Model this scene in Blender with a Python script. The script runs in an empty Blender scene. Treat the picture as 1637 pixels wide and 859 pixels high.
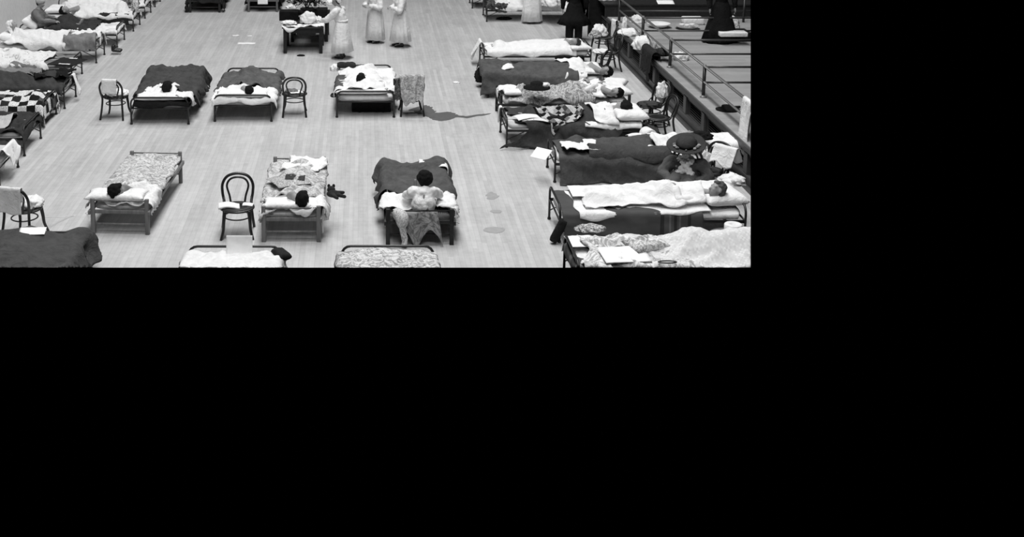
import bpy, bmesh, math, random
from mathutils import Vector, Matrix, noise
PI=math.pi
sc=bpy.context.scene
COL=sc.collection
V=Vector
random.seed(7)
# ------------------------------------------------------------------ camera (a view-camera frame: principal point off centre)
F,PX,PY,Y0,H=1940.0,580.0,40.0,-330.0,5.3
AL=math.atan((PY-Y0)/F)
cd=bpy.data.cameras.new('camera'); cam=bpy.data.objects.new('camera',cd); COL.objects.link(cam); sc.camera=cam
cd.sensor_fit='HORIZONTAL'; cd.sensor_width=36; cd.lens=F/1637*36
cd.shift_x=(818.5-PX)/1637; cd.shift_y=-(429.5-PY)/1637
cd.clip_end=200
cam.location=(0,0,H); cam.rotation_euler=(PI/2-AL,0,0)
def at(x,y,z=0.0):
    u=(x-PX)/F; v=-(y-PY)/F
    d=V((u, math.cos(AL)+v*math.sin(AL), -math.sin(AL)+v*math.cos(AL)))
    t=(z-H)/d.z
    return V((d.x*t,d.y*t,z))
# ------------------------------------------------------------------ materials
def lin(g):
    g/=255.0
    return g/12.92 if g<=.04045 else ((g+.055)/1.055)**2.4
MATS={}
def nodes(name,rough=.8,spec=.3):
    m=bpy.data.materials.new(name); m.use_nodes=True
    nt=m.node_tree; b=nt.nodes['Principled BSDF']
    b.inputs['Roughness'].default_value=rough; b.inputs['Specular IOR Level'].default_value=spec
    return m,nt,b
def N(nt,t,**k):
    n=nt.nodes.new(t)
    for a,v in k.items():
        if a.startswith('i_'): n.inputs[a[2:].replace('_',' ')].default_value=v
        else: setattr(n,a,v)
    return n
def ramp(nt,stops,interp='LINEAR'):
    r=nt.nodes.new('ShaderNodeValToRGB'); r.color_ramp.interpolation=interp
    e=r.color_ramp.elements
    while len(e)<len(stops): e.new(.5)
    for q,(p,g) in zip(e,stops):
        q.position=p; c=lin(g); q.color=(c,c,c,1)
    return r
def coords(nt,kind='Object',scale=(1,1,1)):
    tc=nt.nodes.new('ShaderNodeTexCoord'); mp=nt.nodes.new('ShaderNodeMapping'); mp.inputs['Scale'].default_value=scale
    nt.links.new(tc.outputs[kind],mp.inputs['Vector']); return mp
def bump(nt,b,src,strength,dist=.01):
    bp=nt.nodes.new('ShaderNodeBump'); bp.inputs['Strength'].default_value=strength; bp.inputs['Distance'].default_value=dist
    nt.links.new(src,bp.inputs['Height']); nt.links.new(bp.outputs['Normal'],b.inputs['Normal'])
def cloth(g,var=10,uv=False):
    k=('cloth',g,var,uv)
    if k in MATS: return MATS[k]
    m,nt,b=nodes('cloth_%d'%g,.9,.15)
    mp=coords(nt,'UV' if uv else 'Object')
    n=N(nt,'ShaderNodeTexNoise',i_Scale=7.0,i_Detail=6.0,i_Roughness=.65); nt.links.new(mp.outputs[0],n.inputs['Vector'])
    r=ramp(nt,[(.3,max(g-var,4)),(.7,min(g+var,252))]); nt.links.new(n.outputs['Fac'],r.inputs[0]); nt.links.new(r.outputs[0],b.inputs['Base Color'])
    n2=N(nt,'ShaderNodeTexNoise',i_Scale=9.0,i_Detail=7.0,i_Roughness=.62,i_Distortion=.8); nt.links.new(mp.outputs[0],n2.inputs['Vector']); bump(nt,b,n2.outputs['Fac'],.8,.035)
    MATS[k]=m; return m
def plain(g,rough=.5,spec=.4,name='paint'):
    k=('plain',g,rough,name)
    if k in MATS: return MATS[k]
    m,nt,b=nodes('%s_%d'%(name,g),rough,spec)
    mp=coords(nt); n=N(nt,'ShaderNodeTexNoise',i_Scale=14.0,i_Detail=5.0); nt.links.new(mp.outputs[0],n.inputs['Vector'])
    r=ramp(nt,[(.3,max(g-6,2)),(.7,g+6)]); nt.links.new(n.outputs['Fac'],r.inputs[0]); nt.links.new(r.outputs[0],b.inputs['Base Color'])
    MATS[k]=m; return m
def wood(g,axis=1):
    k=('wood',g,axis)
    if k in MATS: return MATS[k]
    m,nt,b=nodes('wood_%d'%g,.55,.35)
    s=[18,18,18]; s[axis]=1.5
    mp=coords(nt,'Object',s); n=N(nt,'ShaderNodeTexNoise',i_Scale=2.0,i_Detail=6.0); nt.links.new(mp.outputs[0],n.inputs['Vector'])
    r=ramp(nt,[(.3,max(g-14,4)),(.7,g+14)]); nt.links.new(n.outputs['Fac'],r.inputs[0]); nt.links.new(r.outputs[0],b.inputs['Base Color'])
    bump(nt,b,n.outputs['Fac'],.2,.004); MATS[k]=m; return m
def printed(lo,hi,scale=14,uv=True,cut=(.42,.56)):
    k=('printed',lo,hi,scale,uv,cut)
    if k in MATS: return MATS[k]
    m,nt,b=nodes('printed_cloth_%d_%d'%(lo,hi),.9,.15); scale*=1.25; lo=lo+(hi-lo)*.12
    mp=coords(nt,'UV' if uv else 'Object')
    n=N(nt,'ShaderNodeTexNoise',i_Scale=float(scale),i_Detail=5.0,i_Roughness=.75,i_Distortion=1.6); nt.links.new(mp.outputs[0],n.inputs['Vector'])
    r=ramp(nt,[(cut[0],lo),(cut[1],hi)]); nt.links.new(n.outputs['Fac'],r.inputs[0]); nt.links.new(r.outputs[0],b.inputs['Base Color'])
    n2=N(nt,'ShaderNodeTexNoise',i_Scale=25.0,i_Detail=3.0); nt.links.new(mp.outputs[0],n2.inputs['Vector']); bump(nt,b,n2.outputs['Fac'],.5,.012)
    MATS[k]=m; return m
def patchwork(size,name,stops):
    m,nt,b=nodes(name,.9,.15)
    mp=coords(nt,'UV',(1/size,1/size,1)); fl=N(nt,'ShaderNodeVectorMath',operation='FLOOR'); nt.links.new(mp.outputs[0],fl.inputs[0])
    wn=N(nt,'ShaderNodeTexWhiteNoise',noise_dimensions='2D'); nt.links.new(fl.outputs[0],wn.inputs['Vector'])
    ck=N(nt,'ShaderNodeTexChecker',i_Scale=1.0); nt.links.new(mp.outputs[0],ck.inputs['Vector'])
    ck.inputs['Color1'].default_value=(0,0,0,1); ck.inputs['Color2'].default_value=(.42,.42,.42,1)
    ad=N(nt,'ShaderNodeMath',operation='MULTIPLY_ADD'); ad.inputs[1].default_value=.52; nt.links.new(wn.outputs['Value'],ad.inputs[0]); nt.links.new(ck.outputs['Color'],ad.inputs[2])
    r=ramp(nt,stops,'CONSTANT'); nt.links.new(ad.outputs[0],r.inputs[0])
    n=N(nt,'ShaderNodeTexNoise',i_Scale=9.0,i_Detail=4.0); nt.links.new(mp.outputs[0],n.inputs['Vector'])
    mx=N(nt,'ShaderNodeMix',data_type='RGBA',blend_type='MULTIPLY'); mx.inputs['Factor'].default_value=.55
    r2=ramp(nt,[(.42,110),(.55,255)]); nt.links.new(n.outputs['Fac'],r2.inputs[0])
    nt.links.new(r.outputs[0],mx.inputs['A']); nt.links.new(r2.outputs[0],mx.inputs['B']); nt.links.new(mx.outputs['Result'],b.inputs['Base Color'])
    return m
def striped(g1,g2,freq,axis=0,cutw=.25):
    m,nt,b=nodes('striped_cloth_%d_%d'%(g1,g2),.9,.15)
    mp=coords(nt,'UV'); w=N(nt,'ShaderNodeTexWave',i_Scale=freq,i_Distortion=.2,bands_direction='XY'[axis]); nt.links.new(mp.outputs[0],w.inputs['Vector'])
    r=ramp(nt,[(cutw,g2),(cutw+.12,g1)]); nt.links.new(w.outputs['Fac'],r.inputs[0]); nt.links.new(r.outputs[0],b.inputs['Base Color']); return m
def banded(g,bands):
    m,nt,b=nodes('banded_blanket_%d'%g,.9,.15)
    mp=coords(nt,'UV',(1,1/3,1)); sp=nt.nodes.new('ShaderNodeSeparateXYZ'); nt.links.new(mp.outputs[0],sp.inputs[0])
    st=[(0,g)]
    for a,c_,gg in bands: st+= [(a/3,gg),(c_/3,g)]
    r=ramp(nt,st,'CONSTANT'); nt.links.new(sp.outputs['Y'],r.inputs[0])
    n=N(nt,'ShaderNodeTexNoise',i_Scale=7.0,i_Detail=6.0); nt.links.new(mp.outputs[0],n.inputs['Vector']); r2=ramp(nt,[(.3,215),(.7,255)]); nt.links.new(n.outputs['Fac'],r2.inputs[0])
    mx=N(nt,'ShaderNodeMix',data_type='RGBA',blend_type='MULTIPLY'); mx.inputs['Factor'].default_value=1
    nt.links.new(r.outputs[0],mx.inputs['A']); nt.links.new(r2.outputs[0],mx.inputs['B']); nt.links.new(mx.outputs['Result'],b.inputs['Base Color']); bump(nt,b,n.outputs['Fac'],.5,.02); return m
def floor_mat(name,g,board,axis,var,rough,gap):
    m,nt,b=nodes(name,rough,.4)
    tc=nt.nodes.new('ShaderNodeTexCoord'); sp=nt.nodes.new('ShaderNodeSeparateXYZ'); nt.links.new(tc.outputs['Object'],sp.inputs[0])
    A,B=('X','Y') if axis==1 else ('Y','X')
    def mth(op,a,bv=None,c=None):
        n=N(nt,'ShaderNodeMath',operation=op)
        for i,q in enumerate((a,bv,c)):
            if q is None: continue
            if isinstance(q,(int,float)): n.inputs[i].default_value=q
            else: nt.links.new(q,n.inputs[i])
        return n.outputs[0]
    ix=mth('DIVIDE',sp.outputs[A],board); fx=mth('FLOOR',ix); fr=mth('FRACT',ix)
    w1=N(nt,'ShaderNodeTexWhiteNoise',noise_dimensions='1D'); nt.links.new(fx,w1.inputs['W'])
    iy=mth('MULTIPLY_ADD',sp.outputs[B],1/2.4,w1.outputs['Value']); fy=mth('FLOOR',iy)
    cb=nt.nodes.new('ShaderNodeCombineXYZ'); nt.links.new(fx,cb.inputs[0]); nt.links.new(fy,cb.inputs[1])
    w2=N(nt,'ShaderNodeTexWhiteNoise',noise_dimensions='2D'); nt.links.new(cb.outputs[0],w2.inputs['Vector'])
    sc_=(9,1,1) if axis==1 else (1,9,1)
    mp=coords(nt,'Object',sc_); n=N(nt,'ShaderNodeTexNoise',i_Scale=1.6,i_Detail=7.0,i_Roughness=.7); nt.links.new(mp.outputs[0],n.inputs['Vector'])
    mp2=coords(nt,'Object',(1,.8,1)); n2=N(nt,'ShaderNodeTexNoise',i_Scale=.9,i_Detail=6.0,i_Roughness=.65); nt.links.new(mp2.outputs[0],n2.inputs['Vector'])
    mp3=coords(nt,'Object',(1,1.6,1)); n3=N(nt,'ShaderNodeTexNoise',i_Scale=6.0,i_Detail=5.0,i_Roughness=.7); nt.links.new(mp3.outputs[0],n3.inputs['Vector'])
    s=mth('MULTIPLY',w2.outputs['Value'],.20); s=mth('MULTIPLY_ADD',n.outputs['Fac'],.55,s); s=mth('MULTIPLY_ADD',n2.outputs['Fac'],.55,s); s=mth('MULTIPLY_ADD',n3.outputs['Fac'],.5,s)
    r=ramp(nt,[(.0,g-1.7*var),(1.0,g+1.7*var)])
    s2=mth('MULTIPLY_ADD',s,1.25,-.62); nt.links.new(s2,r.inputs[0])
    gp_=mth('LESS_THAN',fr,.10); gf=mth('MULTIPLY',gp_,gap)
    mx=N(nt,'ShaderNodeMix',data_type='RGBA'); nt.links.new(gf,mx.inputs['Factor']); nt.links.new(r.outputs[0],mx.inputs['A']); c=lin(g*.45); mx.inputs['B'].default_value=(c,c,c,1)
    nt.links.new(mx.outputs['Result'],b.inputs['Base Color']); bump(nt,b,s2,.12,.004)
    return m
IRON=plain(34,.4,.5,'iron'); WALNUT=plain(30,.35,.5,'bentwood'); COTW=wood(112,2); SKIN=plain(150,.6,.3,'skin'); SKIND=plain(128,.6,.3,'skin')
HAIR=cloth(24,6); HAIRG=cloth(62,12); WHITE=cloth(236,7); WHITE2=cloth(230,8); PAPER=plain(240,.7,.2,'paper'); SHOE=plain(26,.35,.5,'leather')
DK=cloth(70,10); DK2=cloth(84,12); DK3=cloth(52,8); BLACKC=cloth(26,5)
FLORAL=printed(128,212,11); FLORAL2=printed(150,226,9); MATT=cloth(205,8)
# ------------------------------------------------------------------ object plumbing
def empty(name,loc=(0,0,0),rz=0.0):
    o=bpy.data.objects.new(name,None); COL.objects.link(o); o.location=loc; o.rotation_euler=(0,0,rz); o.empty_display_size=.1; return o
def tag(o,label,cat,group=None,kind=None):
    if label: o['label']=label
    if cat: o['category']=cat
    if group: o['group']=group
    if kind: o['kind']=kind
    return o
def link(name,bm,mt,parent=None,mat=None,smooth=True,label=None):
    me=bpy.data.meshes.new(name); bmesh.ops.recalc_face_normals(bm,faces=bm.faces[:]) if not getattr(bm,'_keep',False) else None
    bm.to_mesh(me); bm.free()
    if smooth: me.polygons.foreach_set('use_smooth',[True]*len(me.polygons))
    me.materials.append(mt); o=bpy.data.objects.new(name,me); COL.objects.link(o)
    if parent: o.parent=parent
    if mat is not None: o.matrix_basis=mat
    if label: o['label']=label
    return o
def struct(o): o['kind']='structure'; return o
def add_box(bm,c,s,rot=None,bev=0.0):
    r=bmesh.ops.create_cube(bm,size=1.0); vs=r['verts']
    M=Matrix.Translation(c)@(rot.to_4x4() if rot else Matrix())@Matrix.Diagonal((s[0],s[1],s[2],1))
    bmesh.ops.transform(bm,matrix=M,verts=vs)
    if bev:
        es=[e for e in bm.edges if e.verts[0] in vs and e.verts[1] in vs]
        bmesh.ops.bevel(bm,geom=es,offset=bev,segments=2,affect='EDGES',profile=.5)
def catmull(P,n=8):
    P=[V(p) for p in P]; out=[]
    for i in range(len(P)-1):
        p0=P[max(i-1,0)];p1=P[i];p2=P[i+1];p3=P[min(i+2,len(P)-1)]
        for k in range(n):
            t=k/n
            out.append(.5*((2*p1)+(-p0+p2)*t+(2*p0-5*p1+4*p2-p3)*t*t+(-p0+3*p1-3*p2+p3)*t**3))
    out.append(P[-1]); return out
def add_tube(bm,P,r,seg=8,rads=None,closed=False):
    P=[V(p) for p in P]; n=len(P); rings=[]
    up=None
    for i,p in enumerate(P):
        if closed: d=P[(i+1)%n]-P[i-1]
        else: d=P[min(i+1,n-1)]-P[max(i-1,0)]
        d.normalize()
        if up is None:
            a=V((0,0,1)) if abs(d.z)<.9 else V((1,0,0)); up=(a-d*a.dot(d)).normalized()
        else:
            up=(up-d*up.dot(d)).normalized()
        sd=d.cross(up); rr=rads[i] if rads else r
        rings.append([bm.verts.new(p+rr*(math.cos(2*PI*k/seg)*up+math.sin(2*PI*k/seg)*sd)) for k in range(seg)])
    for i in range(n if closed else n-1):
        a,b=rings[i],rings[(i+1)%n]
        for k in range(seg): bm.faces.new((a[k],a[(k+1)%seg],b[(k+1)%seg],b[k]))
    if not closed: bm.faces.new(rings[0][::-1]); bm.faces.new(rings[-1])
def add_ell(bm,c,r,rot=None,sub=2):
    q=bmesh.ops.create_icosphere(bm,subdivisions=sub,radius=1.0)
    bmesh.ops.transform(bm,matrix=Matrix.Translation(c)@(rot.to_4x4() if rot else Matrix())@Matrix.Diagonal((r[0],r[1],r[2],1)),verts=q['verts'])
def add_caps(bm,a,b,ra,rb):
    a=V(a);b=V(b); add_ell(bm,a,(ra,)*3); add_ell(bm,b,(rb,)*3)
    if (b-a).length>1e-4: add_tube(bm,[a,b],0,12,[ra,rb])
def add_lathe(bm,prof,seg=24,c=(0,0,0),sx=1,sy=1,wav=None):
    rings=[]
    for (r,z) in prof:
        rings.append([bm.verts.new((c[0]+sx*r*math.cos(2*PI*k/seg)*(1 if not wav else wav(k/seg,z)),c[1]+sy*r*math.sin(2*PI*k/seg)*(1 if not wav else wav(k/seg,z)),c[2]+z)) for k in range(seg)])
    for a,b in zip(rings,rings[1:]):
        for k in range(seg): bm.faces.new((a[k],a[(k+1)%seg],b[(k+1)%seg],b[k]))
    if prof[0][0]>0: bm.faces.new(rings[0][::-1])
    if prof[-1][0]>0: bm.faces.new(rings[-1])
def blob(name,bm,mt,parent=None,mat=None,vox=.012,it=3,disp=0,df=20,label=None):
    """fuse overlapping volumes into one continuous skin"""
    me=bpy.data.meshes.new(name); bm.to_mesh(me); bm.free()
    t=bpy.data.objects.new('tmp',me); COL.objects.link(t)
    r=t.modifiers.new('r','REMESH'); r.mode='VOXEL'; r.voxel_size=vox
    s=t.modifiers.new('s','SMOOTH'); s.factor=.5; s.iterations=it
    dg=bpy.context.evaluated_depsgraph_get(); dg.update(); ev=t.evaluated_get(dg)
    m2=bpy.data.meshes.new_from_object(ev); bpy.data.objects.remove(t); bpy.data.meshes.remove(me)
    m2.name=name
    if disp:
        for v in m2.vertices: v.co+=v.normal*disp*noise.noise(v.co*df)
    m2.polygons.foreach_set('use_smooth',[True]*len(m2.polygons)); m2.materials.clear(); m2.materials.append(mt)
    o=bpy.data.objects.new(name,m2); COL.objects.link(o)
    if parent: o.parent=parent
    if mat is not None: o.matrix_basis=mat
    if label: o['label']=label
    return o
def ridge(x,y,f,seed,ax=1.0,ay=1.0,ang=0.0):
    c,s=math.cos(ang),math.sin(ang); x,y=(x*c-y*s),(x*s+y*c)
    p=V((x*f*ax,y*f*ay,seed*7.3)); n=noise.noise(p)+.5*noise.noise(p*2.1)
    return 1-min(abs(n)*2.2,1)
def grid(name,nu,nv,fn,mt,parent=None,mat=None,thick=.01,uvfn=None,label=None):
    bm=bmesh.new(); uvl=bm.loops.layers.uv.new('UVMap'); vs=[]; uvs={}
    for i in range(nu+1):
        row=[]
        for j in range(nv+1):
            v=bm.verts.new(fn(i/nu,j/nv)); row.append(v); uvs[v]=uvfn(i/nu,j/nv) if uvfn else (i/nu,j/nv)
        vs.append(row)
    for i in range(nu):
        for j in range(nv):
            f=bm.faces.new((vs[i][j],vs[i+1][j],vs[i+1][j+1],vs[i][j+1]))
            for l in f.loops: l[uvl].uv=uvs[l.vert]
    bm.normal_update()
    if thick:
        low={v:bm.verts.new(v.co-v.normal*thick) for r_ in vs for v in r_}
        for f in bm.faces[:]:
            q=bm.faces.new([low[v] for v in f.verts][::-1])
            for l in q.loops: l[uvl].uv=uvs[[v for v in f.verts][::-1][list(q.loops).index(l)]]
        rim=[(vs[i][0],vs[i+1][0]) for i in range(nu)]+[(vs[i+1][nv],vs[i][nv]) for i in range(nu)]+[(vs[nu][j],vs[nu][j+1]) for j in range(nv)]+[(vs[0][j+1],vs[0][j]) for j in range(nv)]
        for a,b in rim:
            q=bm.faces.new((b,a,low[a],low[b]))
            for l in q.loops: l[uvl].uv=uvs[a]
    return link(name,bm,mt,parent,mat,label=label)
# ------------------------------------------------------------------ beds.  local frame: x across, y from head (0) to foot (L), z up
class Bed: pass
ZT=.37
def bed_frame(kind,name,label,x,y,rz,W,L,legmat=None,mat_g=None,group=None,mthick=.10,striped_m=None,hh=.45,head=True):
    B=Bed(); B.W=W;B.L=L;B.M=Matrix.Translation((x,y,0))@Matrix.Rotation(rz,4,'Z'); B.zt=ZT
    r=empty(name,(x,y,0),rz); tag(r,label,'bed',group); B.root=r
    lm=legmat or (IRON if kind=='iron' else COTW)
    w=W/2
    if kind=='iron':
        for nm,yy,h in (('head_frame',0,hh),('foot_frame',L,.45)):
            bm=bmesh.new(); c=.10
            P=[(-w,yy,0.03),(-w,yy,h-c)]+[(-w+c-c*math.cos(a),yy,h-c+c*math.sin(a)) for a in (PI/8,PI/4,3*PI/8)]+[(-w+c,yy,h),(w-c,yy,h)]+[(w-c+c*math.sin(a),yy,h-c+c*math.cos(a)) for a in (PI/8,PI/4,3*PI/8)]+[(w,yy,h-c),(w,yy,.03)]
            add_tube(bm,P,.015,8); add_tube(bm,[(-w,yy,.27),(w,yy,.27)],.012,6)
            o=link(nm,bm,lm,r)
            for sx in (-1,1):
                b2=bmesh.new(); add_lathe(b2,[(.012,0),(.022,.004),(.024,.018),(.016,.034),(.014,.05)],10,(sx*w,yy,0)); link('caster',b2,lm,o)
        for sx in (-1,1):
            bm=bmesh.new(); add_box(bm,(sx*w,L/2,.265),(.02,L,.035)); link('side_rail',bm,lm,r)
            for yy,d in ((0,1),(L,-1)):
                b2=bmesh.new(); add_tube(b2,[(sx*w,yy,.12),(sx*w,yy+d*.28,.255)],.008,6); link('brace',b2,lm,r)
    else:
        for yy in (0,L):
            for sx in (-1,1):
                bm=bmesh.new(); add_box(bm,(sx*(w-.02),yy,.225),(.05,.042,.45),bev=.004); link('leg',bm,lm,r)
            bm=bmesh.new(); add_tube(bm,[(-w+.02,yy,.425),(w-.02,yy,.425)],.010,6); link('top_rail',bm,lm,r)
            bm=bmesh.new(); add_box(bm,(0,yy,.285),(W,.028,.045),bev=.004); link('end_rail',bm,lm,r)
            bm=bmesh.new(); add_tube(bm,[(-w+.02,yy,.13),(w-.02,yy,.13)],.011,6); link('stretcher',bm,lm,r)
        for sx in (-1,1):
            bm=bmesh.new(); add_box(bm,(sx*(w+.012),L/2,.285),(.028,L+.12,.05),bev=.004); link('side_rail',bm,lm,r)
    mm=mat_g or MATT
    a=.02 if kind=='iron' else .035
    def f(u,v):
        # closed puffy tube section
        th=2*PI*u; sgn=lambda q:(1 if q>=0 else -1)
        cx=sgn(math.cos(th))*abs(math.cos(th))**.35; cz=sgn(math.sin(th))*abs(math.sin(th))**.55
        e=1-max(0,abs(v-.5)*2-.96)/.04*.35
        return V(((w-a)*cx*e, a+(L-2*a)*v, ZT-mthick/2-.004+mthick/2*cz*e+.004*noise.noise(V((cx*5,v*14,1)))))
    bm=bmesh.new(); uvl=bm.loops.layers.uv.new('UVMap'); nu,nv=28,36; rows=[[bm.verts.new(f(i/nu,j/nv)) for i in range(nu)] for j in range(nv+1)]
    for j in range(nv):
        for i in range(nu):
            fc=bm.faces.new((rows[j][i],rows[j][(i+1)%nu],rows[j+1][(i+1)%nu],rows[j+1][i]))
            for l,q in zip(fc.loops,((i,j),(i+1,j),(i+1,j+1),(i,j+1))): l[uvl].uv=(q[0]/nu*2,q[1]/nv*L)
    bm.faces.new(rows[0]); bm.faces.new(rows[-1][::-1]); link('mattress',bm,mm,r)
    return B
def bodybump(cx=0,y0=.35,h=.17,w=.2,end=1.75,knees=0.0,curve=0.0,split=0.0,feet=.98):
    K=[(y0-.1,0),(y0+.02,.55),(y0+.12,1),(y0+.4,.86),(y0+.6,.95),(y0+.85,.72),(y0+1.05,.62+knees),(end-.22,.55),(end-.06,feet),(end,feet*.87),(end+.1,0)]
    def f(x,y):
        if y<=K[0][0] or y>=K[-1][0]: return 0
        for (a,p),(b,q) in zip(K,K[1:]):
            if a<=y<=b:
                t=(y-a)/(b-a); t=t*t*(3-2*t); pr=p+(q-p)*t; break
        ww=w*(1.15-.35*min(max((y-y0)/1.3,0),1)); d=(x-cx-curve*(y-y0))/ww
        g=math.exp(-abs(d)**2.6)
        if split and y>y0+.8: g*=1-split*math.exp(-(d/.25)**2)
        return h*pr*g
    return f
def sheet(B,name,label,cat,mt,s0,s1,t0,t1,h=None,z=.012,wr=.012,wf=4.0,seed=1,rag=.03,thick=.008,res=.024,ang=0.0,flare=.03,group=None,fold=0.0,foot=0.0,sag=0.0,zt=None,skew=0.0,wang=.4,aniso=(1.0,.45),parent=None,headfold=0.0,fe=-.03):
    """cloth laid on bed B: s = arc length across, t = along the bed; beyond the mattress edge it hangs down"""
    hw=B.W/2-.0; zt=zt or B.zt; nu=max(int((s1-s0)/res),6); nv=max(int((t1-t0)/res),6); h=h or (lambda x,y:0)
    ca,sa=math.cos(ang),math.sin(ang); sc_,tc_=(s0+s1)/2,(t0+t1)/2
    FE=B.L+fe
    def pos(u,v):
        s=s0+(s1-s0)*u; t=t0+(t1-t0)*v
        eu=rag*noise.noise(V((t*3,seed*3.1,0))); ev=rag*noise.noise(V((s*3,seed*5.7,9)))
        s+=eu*(abs(u-.5)*2)**3*2; t+=ev*(abs(v-.5)*2)**3*2
        s+=skew*(t-tc_)
        ds,dt=s-sc_,t-tc_; s=sc_+ds*ca-dt*sa; t=tc_+ds*sa+dt*ca
        x=max(-hw,min(hw,s)); ox=abs(s)-hw if abs(s)>hw else 0; sg=1 if s>0 else -1
        y=t; oy=0
        if t>FE and foot: y=FE; oy=t-FE
        if t<.02 and headfold: y=.02; oy=.02-t
        r=.045
        def roll(o):
            if o<=0: return 0,0
            a=min(o/r,PI/2); return r*math.sin(a), r*(1-math.cos(a))+max(0,o-r*PI/2)
        rx,dx_=roll(ox); ry,dy=roll(oy)
        w=wr*1.6*(ridge(s,t,wf,seed,aniso[0],aniso[1],wang)-.3)+wr*.8*noise.noise(V((s*2,t*2,seed)))+wr*.75*(ridge(s,t,wf*2.3,seed+9,1,.5,wang+.9)-.4)
        hz=h(x,y); bot=dx_+dy
        zz=zt+z+hz*math.exp(-(ox+oy)/.12)-bot-sag*(1-(2*(y/B.L)-1)**2)*.5
        hang=min(1,(ox+oy)/.15)
        px=x+sg*(rx+flare*min(bot*2,1)*(1+1.6*noise.noise(V((t*4,seed,3))))) if ox>0 else x
        py=y+(1 if t>FE else -1)*(ry+.02*min(bot*3,1)*(1+2*noise.noise(V((s*5,seed,8))))) if oy>0 else y
        if ox>0: px+=sg*w*1.6*hang
        zz+=w*(1-hang)*(1 if hz<.02 else 1.2)
        zz=max(zz,.02)
        return V((px,py,zz))
    o=grid(name,nu,nv,pos,mt,parent,B.M if parent is None else None,thick,lambda u,v:(s0+(s1-s0)*u,t0+(t1-t0)*v))
    if cat: tag(o,label,cat,group)
    return o
def pillow(B,label,cx,cy,w=.55,l=.38,hgt=.13,rot=0.0,z=None,mt=None,tilt=0.0,seed=1,dent=.03,name='pillow',cat='pillow',tiltx=0.0):
    z=B.zt+.015 if z is None else z
    bm=bmesh.new(); n=26; top=[];bot=[]
    for i in range(n+1):
        a=[];b=[]
        for j in range(n+1):
            u=i/n*2-1;v=j/n*2-1
            e=max(0,(1-u**4))**.5*max(0,(1-v**4))**.5
            pin=1-.06*(1-abs(u*v))*1
            x=w/2*u*(1-.07*(1-v*v)*0-.05*v*v*0)*(.93+.07*abs(v)); y=l/2*v*(.93+.07*abs(u))
            wn=.012*ridge(x,y,7,seed)*e
            dn=dent*math.exp(-((u*1.6)**2+(v*1.6)**2))
            a.append(bm.verts.new((x,y,hgt*.5+hgt*.5*e+wn-dn))); b.append(bm.verts.new((x,y,hgt*.5-hgt*.5*e*.98-.001)))
        top.append(a);bot.append(b)
    for i in range(n):
        for j in range(n):
            bm.faces.new((top[i][j],top[i+1][j],top[i+1][j+1],top[i][j+1])); bm.faces.new((bot[i][j],bot[i][j+1],bot[i+1][j+1],bot[i+1][j]))
    bmesh.ops.remove_doubles(bm,verts=bm.verts,dist=.0022)
    M=B.M@Matrix.Translation((cx,cy,z))@Matrix.Rotation(rot,4,'Z')@Matrix.Rotation(tilt,4,'X')@Matrix.Rotation(tiltx,4,'Y')
    o=link(name,bm,mt or WHITE,None,M); return tag(o,label,cat)
def crumple(label,loc,size,mt,seed=1,rot=0.0,name='cloth_bundle',cat='cloth',sub=4,amp=.35,parent=None,M=None,f=3.2):
    bm=bmesh.new(); bmesh.ops.create_icosphere(bm,subdivisions=sub,radius=1.0)
    for v in bm.verts:
        p=v.co.copy(); r=1+amp*(ridge(p.x+p.z*.5,p.y-p.z*.7,f*.5,seed)-.5)+amp*.5*noise.noise(p*f+V((seed*3,0,0)))
        q=p*r; q.z=max(q.z,-.35)+.35
        v.co=V((q.x*size[0]/2,q.y*size[1]/2,q.z*size[2]/1.35))
    MM=(M or Matrix())@Matrix.Translation(loc)@Matrix.Rotation(rot,4,'Z')
    o=link(name,bm,mt,parent,MM)
    if not parent: tag(o,label,cat)
    return o
def paper(label,loc,w,l,rz=0.0,tx=0.0,ty=0.0,curl=.0,mt=None,M=None,seed=1,name='paper_sheet',cat='paper',thick=.003,crk=.004):
    def f(u,v):
        x=(u-.5)*w;y=(v-.5)*l
        return V((x,y,curl*math.sin(PI*v)+curl*.6*math.sin(PI*u*1.3)+crk*(ridge(x,y,9,seed)-.3)+crk))
    MM=(M or Matrix())@Matrix.Translation(loc)@Matrix.Rotation(rz,4,'Z')@Matrix.Rotation(tx,4,'X')@Matrix.Rotation(ty,4,'Y')
    o=grid(name,12,12,f,mt or PAPER,None,MM,thick); return tag(o,label,cat)
def over_rail(label,M,w,front,back,zbar,mt,seed=1,name='draped_cloth',cat='cloth',r=.025,ripple=.02,taper=0.0,skew=0.0,splay=.0,res=.02,thick=.006,rag=.04,parent=None):
    """cloth hung over a horizontal bar along local x at height zbar; front = -y side"""
    tot=front+back+PI*r
    def f(u,v):
        s=v*tot; x=(u-.5)*w
        rg=rag*noise.noise(V((x*6,seed,2)))*(abs(v-.5)*2)**2
        if s<front: d=front-s; y=-r-splay*d; z=zbar-d+rg
        elif s<front+PI*r:
            a=(s-front)/r; y=-r*math.cos(a); z=zbar+r*math.sin(a); d=0
        else: d=s-front-PI*r; y=r+splay*d; z=zbar-d+rg
        q=ripple*min(d/.12,1)*(noise.noise(V((x*9,seed*2.,d*2)))+.5*math.sin(x*38+seed))
        x2=x*(1-taper*min(d/.4,1))+skew*d
        return V((x2,y+q*(-1 if s<front else 1)*.9,z))
    o=grid(name,max(int(w/res),8),max(int(tot/res),10),f,mt,parent,M,thick,lambda u,v:(u*w,v*tot))
    if not parent: tag(o,label,cat)
    return o
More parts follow.
